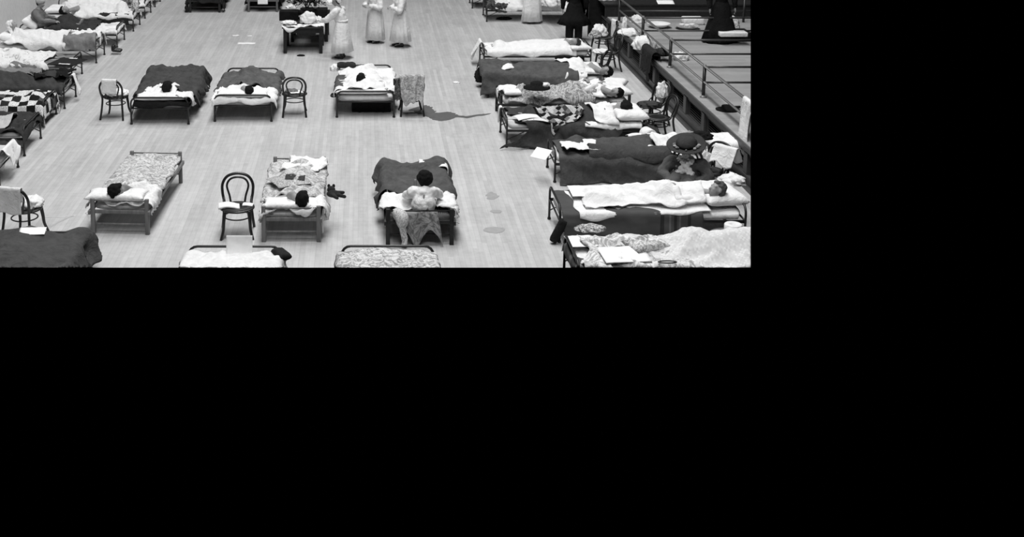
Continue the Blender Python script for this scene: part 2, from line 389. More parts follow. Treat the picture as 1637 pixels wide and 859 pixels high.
# ------------------------------------------------------------------ bentwood chair
def chair(label,x,y,rz,group=None,cane=True,seat_m=None):
    r=empty('bentwood_chair',(x,y,0),rz); tag(r,label,'chair',group)
    zs=.355
    bm=bmesh.new(); add_lathe(bm,[(.17,zs-.022),(.20,zs-.022),(.213,zs-.012),(.213,zs),(.205,zs+.004)],28,sy=.98); seat=link('seat',bm,WALNUT,r)
    bm=bmesh.new(); add_lathe(bm,[(.001,zs-.004),(.17,zs-.004),(.19,zs+.006),(.06,zs+.002),(.001,zs+.001)],28,sy=.98); link('seat_panel',bm,seat_m or plain(82,.5,.3,'veneer'),seat)
    bm=bmesh.new()
    hoop=[(-.195,-.255,0),(-.178,-.215,.15),(-.165,-.188,.34),(-.185,-.215,.46),(-.185,-.245,.57),(-.125,-.268,.66),(0,-.275,.692),(.125,-.268,.66),(.185,-.245,.57),(.185,-.215,.46),(.165,-.188,.34),(.178,-.215,.15),(.195,-.255,0)]
    add_tube(bm,catmull(hoop,6),.0175,8); link('back_hoop',bm,WALNUT,r)
    bm=bmesh.new()
    ih=[(-.085,-.185,.345),(-.10,-.207,.43),(-.132,-.235,.55),(-.09,-.256,.625),(0,-.262,.648),(.09,-.256,.625),(.132,-.235,.55),(.10,-.207,.43),(.085,-.185,.345)]
    add_tube(bm,catmull(ih,6),.013,8); link('inner_hoop',bm,WALNUT,r)
    for sx in (-1,1):
        bm=bmesh.new(); add_tube(bm,catmull([(sx*.145,.13,zs-.01),(sx*.158,.15,.22),(sx*.165,.165,.11),(sx*.195,.20,0)],5),.014,8,[.024-.009*k/15 for k in range(16)]); link('leg',bm,WALNUT,r)
        bm=bmesh.new(); add_tube(bm,catmull([(sx*.165,-.188,.42),(sx*.168,-.15,.385),(sx*.165,-.10,.345)],4),.011,6); link('seat_bracket',bm,WALNUT,r)
    bm=bmesh.new(); add_tube(bm,[(.158*math.cos(2*PI*k/28),.158*math.sin(2*PI*k/28)-.01,.235) for k in range(28)],.009,6,closed=True); link('leg_ring',bm,WALNUT,r)
    return r
# ------------------------------------------------------------------ people
def frame(f,u):
    f=V(f).normalized(); u=V(u); u=(u-f*u.dot(f)).normalized(); x=f.cross(u)
    return Matrix((x,f,u)).transposed()
def head_shapes(bm,c,R,s=1.0):
    c=V(c)
    def p(x,y,z): return c+R@V((x*s,y*s,z*s))
    add_ell(bm,p(0,-.012,.022),(.074*s,.092*s,.088*s),R,3); add_ell(bm,p(0,.028,-.03),(.058*s,.060*s,.078*s),R,3)
    add_ell(bm,p(0,.055,-.085),(.03*s,.028*s,.024*s),R); add_caps(bm,p(0,.086,.005),p(0,.108,-.032),.009*s,.015*s)
    add_caps(bm,p(-.05,.066,.022),p(.05,.066,.022),.013*s,.013*s); add_caps(bm,p(-.02,.083,-.06),p(.02,.083,-.06),.009*s,.009*s)
    for q in (-1,1): add_ell(bm,p(q*.076,-.005,-.008),(.012*s,.02*s,.032*s),R); add_ell(bm,p(q*.034,.064,-.022),(.02*s,.02*s,.018*s),R)
def hand_shapes(bm,w,d,n,s=1.0,curl=.5,side=1):
    """palm at wrist w towards d, palm normal n"""
    w=V(w);d=V(d).normalized();n=V(n);n=(n-d*n.dot(d)).normalized(); x=d.cross(n)*side
    R=Matrix((x,d,n)).transposed()
    add_ell(bm,w+d*.05*s,(.042*s,.056*s,.017*s),R)
    for k,(o,l) in enumerate(((-.03,.066),(-.010,.078),(.011,.074),(.031,.056))):
        a=w+d*.088*s+x*o*s; dd=d; 
        for j,fr in enumerate((.42,.32,.26)):
            cc=curl*(j+.6)*.5; dj=(d*math.cos(cc)+n*math.sin(cc)).normalized(); b=a+dj*l*fr*s; add_caps(bm,a,b,.0095*s,.0085*s); a=b
    a=w+d*.025*s-x*.036*s
    for dj,l in ((d*.6-x*.75+n*.2,.036),(d*.9-x*.3+n*.3,.030)):
        dj=dj.normalized(); b=a+dj*l*s; add_caps(bm,a,b,.012*s,.0105*s); a=b
def body(name_root,J,skin,parent,vox=.012,s=1.0,hands=True,R=None,mat=None):
    bm=bmesh.new(); g=lambda k:V(J[k])
    head_shapes(bm,J['head'],J['R'],s)
    hd=g('head')-J['R']@V((0,.01,.06*s))
    add_caps(bm,hd,g('neck'),.05*s,.052*s); add_caps(bm,g('neck'),g('chest'),.07*s,.115*s)
    add_caps(bm,g('chest'),g('waist'),.115*s,.10*s); add_caps(bm,g('waist'),g('pelvis'),.10*s,.115*s)
    sl,sr=g('sl'),g('sr'); add_caps(bm,sl,sr,.055*s,.055*s); add_caps(bm,sl,g('chest'),.055*s,.09*s); add_caps(bm,sr,g('chest'),.055*s,.09*s)
    for q,sd in (('l',-1),('r',1)):
        add_caps(bm,g('s'+q),g('e'+q),.048*s,.036*s); add_caps(bm,g('e'+q),g('w'+q),.036*s,.025*s)
        d=J.get('hd'+q) or (g('w'+q)-g('e'+q)); n=J.get('hn'+q,(0,0,-1)); hand_shapes(bm,g('w'+q),d,n,s,J.get('curl',.5),sd)
        hip=g('pelvis')+(g('k'+q)-g('pelvis'))*.12+V(J.get('hipx',(1,0,0)))*sd*.085*s
        add_caps(bm,hip,g('k'+q),.085*s,.055*s); add_caps(bm,g('k'+q),g('a'+q),.054*s,.036*s)
        fd=V(J.get('fd'+q,(0,0,1))).normalized(); add_caps(bm,g('a'+q)-fd*.02,g('a'+q)+fd*.15*s,.036*s,.026*s)
    return blob('body',bm,skin,parent,mat,vox,3)
def hair(J,mt,parent,s=1.0,kind='short',mat=None):
    bm=bmesh.new(); R=J['R']; c=V(J['head'])
    p=lambda x,y,z:c+R@V((x*s,y*s,z*s))
    add_ell(bm,p(0,-.03,.035),(.086*s,.092*s,.092*s),R,3); add_ell(bm,p(0,-.06,-.01),(.078*s,.06*s,.085*s),R,3); add_ell(bm,p(0,.035,.082),(.06*s,.045*s,.03*s),R,2)
    if kind=='bun': add_ell(bm,p(0,-.13,.02),(.05*s,.045*s,.05*s),R,2)
    if kind=='afro': add_ell(bm,p(0,-.03,.03),(.118*s,.112*s,.115*s),R,3)
    if kind=='long':
        for k in (-1,1): add_caps(bm,p(k*.06,-.05,-.02),p(k*.085,-.06,-.16),.045*s,.03*s)
    return blob('hair',bm,mt,parent,mat,.010,1,.012*s,28)
def lying(B,label,cx=0,hy=.24,z=None,face=(0,0,1),crown=(0,-1,0),hairm=None,gown=None,skin=None,arms='down',hk='short',s=.95,vox=.014,lean=0.0,bc=None):
    z=(B.zt+.17 if z is None else z); zb=B.zt+.085; r=empty('person',B.M.translation,B.M.to_euler().z); tag(r,label,'person')
    R=frame(face,crown)
    y=hy; hx=cx; cx=(0 if bc is None else bc)
    J=dict(head=(hx,y,z),R=R,neck=(cx,y+.16,zb+.05),chest=(cx,y+.32,zb+.01),waist=(cx+lean*.3,y+.52,zb),pelvis=(cx+lean*.5,y+.74,zb),sl=(cx-.17,y+.24,zb),sr=(cx+.17,y+.24,zb),
           kl=(cx-.09+lean,y+1.12,zb-.03),kr=(cx+.09+lean,y+1.12,zb-.03),al=(cx-.08+lean,y+1.46,zb-.045),ar=(cx+.08+lean,y+1.46,zb-.045),fdl=(0,.6,.3),fdr=(0,.6,.3))
    if arms=='down': J.update(el=(cx-.19,y+.48,zb-.03),er=(cx+.19,y+.48,zb-.03),wl=(cx-.13,y+.66,zb-.03),wr=(cx+.13,y+.66,zb-.03))
    elif arms=='face': J.update(el=(cx-.24,y+.38,zb+.06),er=(cx+.23,y+.45,zb+.02),wl=(cx-.10,y+.16,zb+.13),wr=(cx+.08,y+.36,zb+.16),hdl=(.5,-.6,.2),hdr=(-.8,-.2,.1),curl=.8)
    elif arms=='up': J.update(el=(cx-.30,y+.14,zb),er=(cx+.30,y+.12,zb),wl=(cx-.16,y-.06,zb+.04),wr=(cx+.17,y-.07,zb+.04),curl=.7)
    elif arms=='chest': J.update(el=(cx-.25,y+.46,zb+.03),er=(cx+.25,y+.46,zb+.03),wl=(cx-.06,y+.48,zb+.15),wr=(cx+.07,y+.53,zb+.15),hdl=(1,.1,0),hdr=(-1,.1,0),curl=.8)
    b_=body('person',J,skin or SKIN,r,vox,s); hair(J,hairm or HAIR,r,s,hk)
    def flat(o):
        for v in o.data.vertices:
            t=min(max((v.co.y-hy-.12)/.2,0),1); k=1-.60*t if arms in('down','up') else 1-.55*min(max((v.co.y-hy-.62)/.15,0),1)
            v.co.z=B.zt+.01+(v.co.z-B.zt-.01)*k*(1 if v.co.y<hy+.7 else .85)
    flat(b_)
    if gown:
        bm=bmesh.new(); g=lambda k:V(J[k])
        add_caps(bm,g('neck')+V((0,.03,0)),g('chest'),.075*s,.135*s); add_caps(bm,g('chest'),g('pelvis'),.135*s,.135*s); add_caps(bm,g('sl'),g('sr'),.07*s,.07*s)
        for q in 'lr': add_caps(bm,g('s'+q),g('e'+q),.065*s,.055*s); add_caps(bm,g('e'+q),g('e'+q)+(g('w'+q)-g('e'+q))*.75,.055*s,.05*s)
        flat(blob('nightgown',bm,gown,r,None,.012,2,.012,14))
    return r
def stand(label,x,y,face,hgt=1.27,gown=None,hem=.16,hw=.25,lean=0.0,arms='reach',apron=None,hat=None,hairm=None,shoe=True,coat=False,skirtw=1.0,wz=.78):
    """standing figure in a long garment; local +y = facing direction"""
    rz=math.atan2(face[1],face[0])-PI/2; r=empty('person',(x,y,0),rz); tag(r,label,'person')
    k=hgt/1.27; s=.88
    lz=lambda z:z*k
    R=frame((0,math.cos(lean*.5),-.25-lean*.4),(0,.2+lean*.4,1))
    l=lean
    J=dict(R=R,head=(0,.03+.38*l,lz(1.16)),neck=(0,.0+.30*l,lz(1.03)),chest=(0,.22*l,lz(.90)),waist=(0,.08*l,lz(.75)),pelvis=(0,0,lz(.63)),sl=(-.17,.26*l,lz(.97)),sr=(.17,.26*l,lz(.97)),
           kl=(-.08,.03,lz(.34)),kr=(.08,.03,lz(.34)),al=(-.07,0,.045),ar=(.07,.02,.045),fdl=(0,1,-.1),fdr=(0,1,-.1))
    if arms=='reach': J.update(el=(-.22,.26*l+.16,lz(.80)),er=(.22,.26*l+.16,lz(.80)),wl=(-.15,.26*l+.36,lz(.76)),wr=(.15,.26*l+.36,lz(.76)))
    elif arms=='fold': J.update(el=(-.25,.08,lz(.76)),er=(.25,.08,lz(.76)),wl=(-.03,.22,lz(.80)),wr=(.03,.24,lz(.77)),hdl=(1,.1,0),hdr=(-1,.1,0))
    else: J.update(el=(-.25,0,lz(.78)),er=(.25,0,lz(.78)),wl=(-.25,.06,lz(.61)),wr=(.25,.06,lz(.61)),hdl=(0,.1,-1),hdr=(0,.1,-1),hnl=(1,0,0),hnr=(-1,0,0))
    body('person',J,SKIN,r,.014,s); hair(J,hairm or HAIRG,r,s,'bun')
    g=lambda q:V(J[q])
    bm=bmesh.new()
    add_caps(bm,g('neck')-V((0,0,.03)),g('chest'),.08,.13); add_caps(bm,g('chest'),g('waist'),.135,.12); add_caps(bm,g('sl'),g('sr'),.072,.072)
    for q in 'lr': add_caps(bm,g('s'+q),g('e'+q),.075,.065); add_caps(bm,g('e'+q),g('e'+q)+(g('w'+q)-g('e'+q))*.85,.062,.045)
    blob('coat_top' if coat else 'dress_top',bm,gown,r,None,.013,2,.012,14)
    bm=bmesh.new(); fold=lambda a,z:1+.05*math.sin(a*2*PI*9+2*math.sin(a*12))*min(1,(lz(wz)-z)*1.6)+.04*noise.noise(V((math.cos(a*6.28)*2,math.sin(a*6.28)*2,z*2)))
    prof=[(.118,lz(wz)),(.165,lz(wz-.10)),(.19,lz(wz-.22)),(.19+(hw-.19)*.5,lz((wz-.22+hem)/2)),(hw,hem),(hw-.012,hem),(.12,hem+.03)]
    add_lathe(bm,prof,54,(0,.02*l,0),skirtw,.82,fold); sk=link('coat_skirt' if coat else 'skirt',bm,gown,r)
    if apron:
        bm=bmesh.new(); add_tube(bm,[(.13*math.cos(2*PI*i/24),.108*math.sin(2*PI*i/24),lz(wz-.01)) for i in range(24)],.014,6,closed=True); link('waistband',bm,apron,r)
    for q,sd in (('l',-1),('r',1)):
        bm=bmesh.new(); a=g('a'+q); add_caps(bm,a+V((0,-.03,-.012)),a+V((0,.05,-.015)),.036,.033); add_caps(bm,a+V((0,.05,-.015)),a+V((0,.13,-.02)),.034,.024); add_caps(bm,a,a+V((0,-.01,.09)),.038,.04)
        blob('shoe',bm,SHOE,r,None,.010,2)
    if hat=='cap':
        bm=bmesh.new(); c=g('head'); add_ell(bm,c+R@V((0,-.03,.055)),(.10,.105,.07),R,3); add_ell(bm,c+R@V((0,-.08,.0)),(.085,.05,.08),R,3); blob('nurse_cap',bm,WHITE,r,None,.012,2,.01,20)
    return r
# ================================================================== THE PLACE
YN=13.047            # nearest strip of floor the photograph shows
def poly(name,pts,z,mt,thick=0.0):
    bm=bmesh.new(); f=bm.faces.new([bm.verts.new((a,b,z)) for a,b in pts])
    if thick: bmesh.ops.solidify(bm,geom=bm.faces[:],thickness=thick)
    bm.normal_update()
    return link(name,bm,mt,smooth=False)
struct(poly('floor',[(-11,YN-.6),(5.3,YN-.6),(5.3,42),(-11,42)],0,floor_mat('maple_floor',183,.062,1,16,.55,.14)))
# left wall
bm=bmesh.new(); add_box(bm,(-7.75,27,.9),(.3,30,1.8)); struct(link('wall_left',bm,plain(225,.8,.2,'plaster'),smooth=False))
# raised side platform
DX,DZ=5.24,.60
DECKM=floor_mat('deck_boards',150,.11,0,12,.6,.25)
bm=bmesh.new(); add_box(bm,(DX+4.0,19,DZ-.02),(8.0,13.2,.04)); struct(link('trim_1',bm,DECKM,smooth=False))
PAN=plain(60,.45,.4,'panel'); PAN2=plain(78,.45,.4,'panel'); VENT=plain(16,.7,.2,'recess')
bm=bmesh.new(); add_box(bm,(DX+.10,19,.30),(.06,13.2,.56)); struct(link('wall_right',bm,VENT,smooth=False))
bm=bmesh.new(); add_box(bm,(DX+.02,19,DZ-.055),(.10,13.2,.07),bev=.006); add_box(bm,(DX+.03,19,.505),(.05,13.2,.10)); struct(link('trim_2',bm,PAN,smooth=False))
bm=bmesh.new(); add_box(bm,(DX+.03,19,.11),(.06,13.2,.14)); add_box(bm,(DX-.005,19,.03),(.07,13.2,.06),bev=.005); add_box(bm,(DX,19,.185),(.06,13.2,.025)); struct(link('baseboard_right',bm,PAN,smooth=False))
k=0; y=12.75
while y<25.5:
    bm=bmesh.new(); add_box(bm,(DX+.02,y,.33),(.08,.16,.32),bev=.005); struct(link('trim_%d'%(3+k),bm,PAN,smooth=False))
    v=empty('vent_grille',(DX+.05,y+.53,.33)); tag(v,'slatted dark vent panel set in the front of the raised platform','vent','vent panels along the platform front')
    bm=bmesh.new()
    for a,b,c_,d in ((0,.137,.90,.03),(0,-.137,.90,.03)): add_box(bm,(0,a,b),(.03,c_,d))
    for a in (-.435,.435): add_box(bm,(0,a,0),(.03,.03,.25))
    link('grille_frame',bm,PAN2,v,smooth=False)
    for q in range(6):
        bm=bmesh.new(); add_box(bm,(.01,0,-.10+.04*q),(.03,.85,.010),Matrix.Rotation(.6,3,'Y')); link('slat',bm,PAN2,v,smooth=False)
    k+=1; y+=1.06
# seating tiers at the end of the platform and the dark end wall
DARK=plain(20,.7,.2,'dark_paint'); DARK2=plain(34,.6,.3,'dark_paint')
for q,(yy,z0,z1) in enumerate(((25.6,.56,.86),(26.5,.86,1.16),(27.4,1.16,1.5))):
    bm=bmesh.new(); add_box(bm,(DX+3.9,yy,(z0+z1)/2),(7.9,.05,z1-z0)); add_box(bm,(DX+3.9,yy+.45,z1-.02),(7.9,.9,.04)); add_box(bm,(DX+3.9,yy-.03,z1),(7.9,.04,.03)); struct(link('trim_%d'%(20+q),bm,DARK2 if q==0 else DARK,smooth=False))
bm=bmesh.new(); add_box(bm,(6.6,26.45,.7),(3.2,.1,1.4)); struct(link('wall_back',bm,DARK,smooth=False))
# railings
RAILM=plain(112,.35,.5,'pipe'); RX=5.36
PY_=[16.42,18.56,20.68,22.80,24.95]
r=empty('railing',(RX,16.4,DZ)); tag(r,'grey pipe railing with two rails running along the platform edge','railing')
for zz,rr in ((.50,.021),(.25,.018)):
    bm=bmesh.new(); add_tube(bm,[(0,-4,zz),(0,8.6,zz)],rr,10); link('rail',bm,RAILM,r)
for y in PY_+[14.3]:
    bm=bmesh.new(); add_tube(bm,[(0,y-16.4,0),(0,y-16.4,.5)],.028,10); po=link('post',bm,plain(48,.4,.5,'pipe'),r)
    bm=bmesh.new(); add_lathe(bm,[(.055,0),(.055,.012),(.035,.02),(.03,.035)],12,(0,y-16.4,0)); link('flange',bm,RAILM,po)
    bm=bmesh.new(); add_ell(bm,(0,y-16.4,.5),(.034,.034,.034)); link('joint',bm,RAILM,po)
DL=['nearest pipe cross rail dividing the platform','cross rail on the platform, second from the camera','pipe cross rail just in front of the person in the dark skirt','pipe cross rail passing behind the person in the dark skirt','farthest pipe cross rail before the dark seating tiers']
for i,y in enumerate(PY_):
    r=empty('cross_railing',(RX,y,DZ)); tag(r,DL[i],'railing','cross railings on the platform')
    for zz in (.49,.24):
        bm=bmesh.new(); add_tube(bm,[(0,0,zz),(5.0,0,zz)],.017,8); link('rail',bm,plain(62,.4,.5,'pipe'),r)
    if i in (2,3,4):
        bm=bmesh.new(); add_tube(bm,[(2.6,0,0),(2.6,0,.49)],.026,10); link('post',bm,plain(48,.4,.5,'pipe'),r)
a=at(1188,15,DZ+.3)
# ================================================================== MIDDLE ROWS
def loc(B,px,py,z): return B.M.inverted()@at(px,py,z)
# --- I1 left iron bed of the far pair
B=bed_frame('iron','iron_bed','black iron bed with dark blanket, left one in the middle row beside a cloth-hung chair',-3.306,19.13,0,.93,1.97,mthick=.10,mat_g=cloth(150,10))
sheet(B,'blanket','rumpled dark grey blanket hanging to one side on the left bed of the middle row','blanket',DK,-.62,.70,.42,2.16,lambda x,y,bb=bodybump(.06,.35,.15,.27):max(bb(x,y),.13*min(max((y-1.2)/.5,0),1)),foot=1,fe=.07,wr=.035,wf=3,seed=3,wang=1.1)
sheet(B,'under_blanket','black blanket hanging under the head of the left bed of the middle row','blanket',BLACKC,-.44,.46,-.09,.5,z=.004,headfold=1,wr=.015,seed=5)
pillow(B,'white pillow pushed to the head rail of the left bed of the middle row',.02,.16,.86,.30,.10,.05,seed=4,z=B.zt+.01)
p=loc(B,268,138,.55); lying(B,'dark-haired patient wrapped to the neck in a white sheet, left bed of the middle row',p.x,p.y,.53,face=(.4,.9,.1),crown=(0,-.4,1))
sheet(B,'bed_sheet','white sheet wrapped round the patient on the left bed of the middle row','sheet',WHITE,-.34,.24,.18,.60,lambda x,y:.15*math.exp(-((x-p.x-.02)/.30)**2)*math.exp(-((y-.5)/.25)**2),z=.03,wr=.03,seed=6,ang=-.25,wf=5)
sheet(B,'pillow_cloth','white cloth sliding off the right corner of the left bed of the middle row','cloth',WHITE2,.12,.66,.02,.42,z=.09,wr=.025,seed=8,ang=-.35)
# --- I2
B=bed_frame('iron','iron_bed','black iron bed with grey blanket, middle one of the three in the far middle row',-1.967,19.30,0,.93,1.97,mat_g=cloth(190,10))
sheet(B,'blanket','grey wool blanket tucked over the patient on the centre bed of the far middle row','blanket',cloth(92,12),-.56,.58,.50,1.97,bodybump(.0,.35,.13,.28),foot=1,wr=.04,wf=2.6,seed=13,wang=.5,aniso=(1,.8))
pillow(B,'plump white pillow at the head rail of the centre bed of the far middle row',-.02,.17,.88,.32,.10,0,seed=14)
sheet(B,'bed_sheet','white sheet rumpled at the head of the centre bed of the far middle row','sheet',WHITE,-.55,.58,-.10,.52,headfold=1,z=.035,h=lambda x,y:.09*math.exp(-((y-.40)/.16)**2)*math.exp(-(x/.4)**2),wr=.035,seed=15,wf=4.5)
p=loc(B,398,144.5,.50); lying(B,'dark-haired patient sunk in white sheets on the centre bed of the far middle row',p.x,p.y,.475,face=(-.3,.9,.1),crown=(0,-.3,1),s=.9)
paper('small white card hung on the far rail of the centre bed of the middle row',tuple(B.M@V((-.02,1.965,.43))),.19,.12,0,1.35,seed=3)
# --- I3
B=bed_frame('iron','iron_bed','black iron bed with white covers, right one of the far middle row',.043,19.56,0,.95,1.97,mat_g=MATT)
sheet(B,'bed_sheet','white sheet spread over the whole bed on the right of the far middle row','sheet',WHITE,-.44,.56,.20,1.93,bodybump(.0,.30,.14,.27),wr=.035,wf=3.2,seed=23,ang=.07,skew=-.03)
sheet(B,'blanket','grey blanket edge showing at the left side of the right far middle bed','blanket',DK2,-.62,.0,.35,1.5,z=.004,seed=22)
pillow(B,'long white pillow under the head rail of the right far middle bed',-.06,.15,.90,.30,.09,0,seed=24)
sheet(B,'folded_sheet','white sheet folded across the head of the right far middle bed','sheet',WHITE2,-.60,.34,.06,.42,z=.075,wr=.03,seed=25,ang=.06,h=lambda x,y:.05*math.exp(-((x+.1)/.3)**2))
p=loc(B,577,125.5,.52); lying(B,'dark-haired patient under white sheets on the right far middle bed',p.x,p.y,.50,face=(.1,.9,.2),crown=(0,-.3,1))
pillow(B,'dark rolled garment lying over the far left corner of the right far middle bed',-.34,1.90,.36,.2,.10,.1,z=.42,mt=cloth(46,8),name='rolled_garment',cat='clothing',seed=3)
crumple('white cloth beside the dark rolled garment on the right far middle bed',tuple(B.M@V((-.55,1.93,.36))),(.16,.14,.12),WHITE,5)
crumple('patterned scarf dropped on the white sheet near the head of the right far middle bed',tuple(B.M@V((.27,.62,.43))),(.16,.10,.05),printed(60,200,20,False),6,name='scarf',cat='clothing')
crumple('dark slipper poking out at the lower left corner of the right far middle bed',tuple(B.M@V((-.53,.12,.33))),(.10,.14,.06),SHOE,8,name='slipper',cat='slipper')
bm=bmesh.new(); add_box(bm,(0,0,.15),(.66,.42,.30),bev=.015)
for sx in(-.2,.2): add_box(bm,(sx,-.215,.15),(.03,.01,.30))
tag(link('suitcase',bm,cloth(28,5),None,B.M@Matrix.Translation((.10,.55,0)),False),'dark travelling case pushed under the right far middle bed','suitcase')
# chairs of that row
c=at(182,192); chair('bentwood chair with a white cloth over its back, left end of the far middle row',c.x,c.y+.22,-.12)
over_rail('white towel over the back of the chair at the left of the middle row',Matrix.Translation((c.x-.04,c.y-.055,0))@Matrix.Rotation(-.12,4,'Z'),.25,.22,.13,.682,WHITE2,3,name='towel',cat='towel',r=.028,ripple=.006)
crumple('white garment heaped on the seat of the chair left of the far middle row',(c.x+.02,c.y+.24,.37),(.36,.30,.10),WHITE,9,name='garment',cat='clothing')
c=at(470,188); chair('empty-backed bentwood chair at the right side of the centre bed of the far middle row',c.x,c.y+.24,.04)
paper('small white paper on the seat of the chair beside the centre far bed',(c.x+.02,c.y+.30,.365),.22,.2,.3,seed=8)
crumple('little bundle on the seat of the chair beside the centre far bed',(c.x-.05,c.y+.34,.36),(.2,.16,.05),cloth(120,20),19)
c=at(658,186); chair('bentwood chair hidden under a patterned dress, right of the far middle row',c.x,c.y+.22,.05)
over_rail('pale patterned dress hung over the chair right of the far middle row',Matrix.Translation((c.x,c.y-.05,0))@Matrix.Rotation(.03,4,'Z'),.42,.43,.2,.69,printed(110,205,12,cut=(.40,.60)),6,name='dress',cat='clothing',r=.035,ripple=.03,rag=.25,taper=.15,splay=.12)
over_rail('dark patterned shawl on the left edge of the dress-covered chair',Matrix.Translation((c.x-.23,c.y+.0,0))@Matrix.Rotation(.6,4,'Z'),.16,.34,.1,.63,printed(30,120,14),7,name='shawl',cat='clothing',r=.03,ripple=.02)
# --- wooden cot A
B=bed_frame('cot','wooden_cot','light wooden cot under a pale floral quilt, leftmost in the near middle row',-2.965,14.12,-.055,.71,2.0,mthick=.08)
sheet(B,'quilt','pale floral quilt covering the leftmost wooden cot','quilt',FLORAL,-.45,.40,.42,2.06,bodybump(-.02,.35,.11,.26),z=.02,wr=.014,wf=3,seed=33,foot=0,thick=.02,ang=.015,rag=.05)
pillow(B,'white pillow with the head of the patient on the leftmost wooden cot',-.08,.18,.74,.34,.11,.02,seed=34)
sheet(B,'bed_sheet','white sheet bunched round the pillow of the leftmost wooden cot','sheet',WHITE,-.46,.50,.0,.50,headfold=1,z=.02,wr=.035,wf=4,seed=35,h=lambda x,y:.12*math.exp(-((y-.48)/.12)**2)*(.5+.5*math.tanh((x+.05)*6)))
p=loc(B,186,303,.53); lying(B,'dark-haired patient on the leftmost wooden cot, face turned right',p.x,p.y,.50,face=(.75,.6,.2),crown=(0,-.3,1),skin=SKIND)
# --- wooden cot B
B=bed_frame('cot','wooden_cot','light wooden cot with printed spread beside the lone chair, centre of the near middle row',-.86,13.86,0,.70,2.0,mthick=.08)
sheet(B,'quilt','printed bedspread with large leaf shapes on the centre wooden cot','quilt',printed(132,206,8),-.40,.40,.40,2.0,bodybump(.03,.35,.11,.24),z=.02,wr=.02,wf=3,seed=43,thick=.015)
pillow(B,'white pillow on the centre wooden cot',0,.17,.70,.32,.09,0,seed=44)
sheet(B,'bed_sheet','white sheet with hanging ties round the head of the centre wooden cot','sheet',WHITE,-.44,.50,.0,.42,headfold=1,z=.03,wr=.035,wf=4.5,seed=45,rag=.07)
p=loc(B,484,316,.52); lying(B,'dark-haired patient on the centre wooden cot holding a toy over the edge',p.x,p.y,.495,face=(.2,.9,.1),crown=(0,-.3,1))
a=B.M@V((-.02,1.80,.41)); sheet(B,'folded_gown','folded white gown laid across the far end of the centre wooden cot','clothing',WHITE,-.20,.33,1.42,1.95,z=.085,wr=.03,seed=46,ang=-.12,rag=.1)
for q,(px,py,w_,g,l) in enumerate(((462,290,.46,205,'open picture magazine with light pages lying on the centre wooden cot'),(472,284,.25,80,'dark printed leaflet lying on the magazine on the centre wooden cot'))):
    a=at(px,py,.47+.02*q); paper(l,tuple(a),w_,w_*.9,.5-.5*q,mt=printed(max(g-110,20),g,16),curl=.015,seed=q,name='magazine',cat='magazine')
# doll hanging over right edge
a=at(533,310,.44); r=empty('toy_animal',a); tag(r,'dark stuffed toy animal sticking out over the right edge of the centre wooden cot','toy')
bm=bmesh.new()
add_ell(bm,(0,0,0),(.09,.05,.05)); add_ell(bm,(-.03,.10,.02),(.055,.05,.05)); add_caps(bm,(.03,-.02,0),(.14,-.05,-.02),.028,.022); add_caps(bm,(.03,.04,0),(.12,.05,0),.028,.022); add_caps(bm,(-.02,-.03,0),(.05,-.13,-.01),.028,.022)
blob('body',bm,cloth(46,10),r,None,.008,2)
bm=bmesh.new(); add_ell(bm,(-.06,.13,.06),(.02,.012,.025)); add_ell(bm,(.0,.13,.06),(.02,.012,.025)); link('ear',bm,cloth(40,8),r)
over_rail('white tape strip hanging from the sheet at the right of the centre wooden cot',Matrix.Translation((B.M@V((.385,.10,0))).to_tuple())@Matrix.Rotation(PI/2,4,'Z'),.05,.10,.30,.38,WHITE,4,name='tape',cat='tape',r=.01,ripple=.01)
# lone chair
c=at(380,375); chair('lone bentwood chair facing the camera with folded papers on its seat',c.x,c.y+.0,PI+.06)
paper('folded white newspaper on the left of the lone chair seat',(c.x-.10,c.y-.02,.37),.26,.17,.15,curl=.03,thick=.025,seed=5,name='newspaper')
paper('small white packet at the right of the lone chair seat',(c.x+.13,c.y+.04,.37),.13,.10,-.1,curl=.01,thick=.02,seed=6,name='packet',cat='packet')
# --- cot C with the sitting child
CM=plain(40,.5,.3,'cot_wood')
B=bed_frame('cot','low_cot','low dark cot with striped mattress on which a child sits up',.68,13.76,0,.80,1.82,legmat=CM,mat_g=striped(110,66,9.0),mthick=.13)
sheet(B,'blanket','dark grey blanket rumpled over the far part of the cot of the sitting child','blanket',cloth(84,10),-.62,.56,.60,2.0,lambda x,y:.05*math.exp(-((y-.8)/.18)**2)+.03+.045*min(max((y-1.3)/.5,0),1),foot=1,fe=.07,wr=.035,wf=2.4,seed=53,wang=1.3,rag=.06)
sheet(B,'bed_sheet','white sheet folded across the near half of the cot of the sitting child','sheet',WHITE,-.47,.50,.14,.60,z=.03,wr=.035,wf=3.5,seed=54,rag=.08,h=lambda x,y:.05*math.exp(-((y-.45)/.1)**2))
sheet(B,'folded_sheet','white sheet corner past the blanket at the far end of the child cot','sheet',WHITE,.05,.56,1.62,1.98,z=.10,foot=1,fe=.07,seed=55,ang=-.25)
sheet(B,'side_sheet','white sheet hanging at the right side of the cot of the sitting child','sheet',WHITE2,.22,.62,.10,.78,z=.05,wr=.03,seed=59)
p=B.M.inverted()@at(677,331,.42); r=empty('person',B.M.translation); tag(r,'child with black hair in a white gown sitting up, back to the camera','person')
x,y=p.x,p.y; zz=.42; s=.74
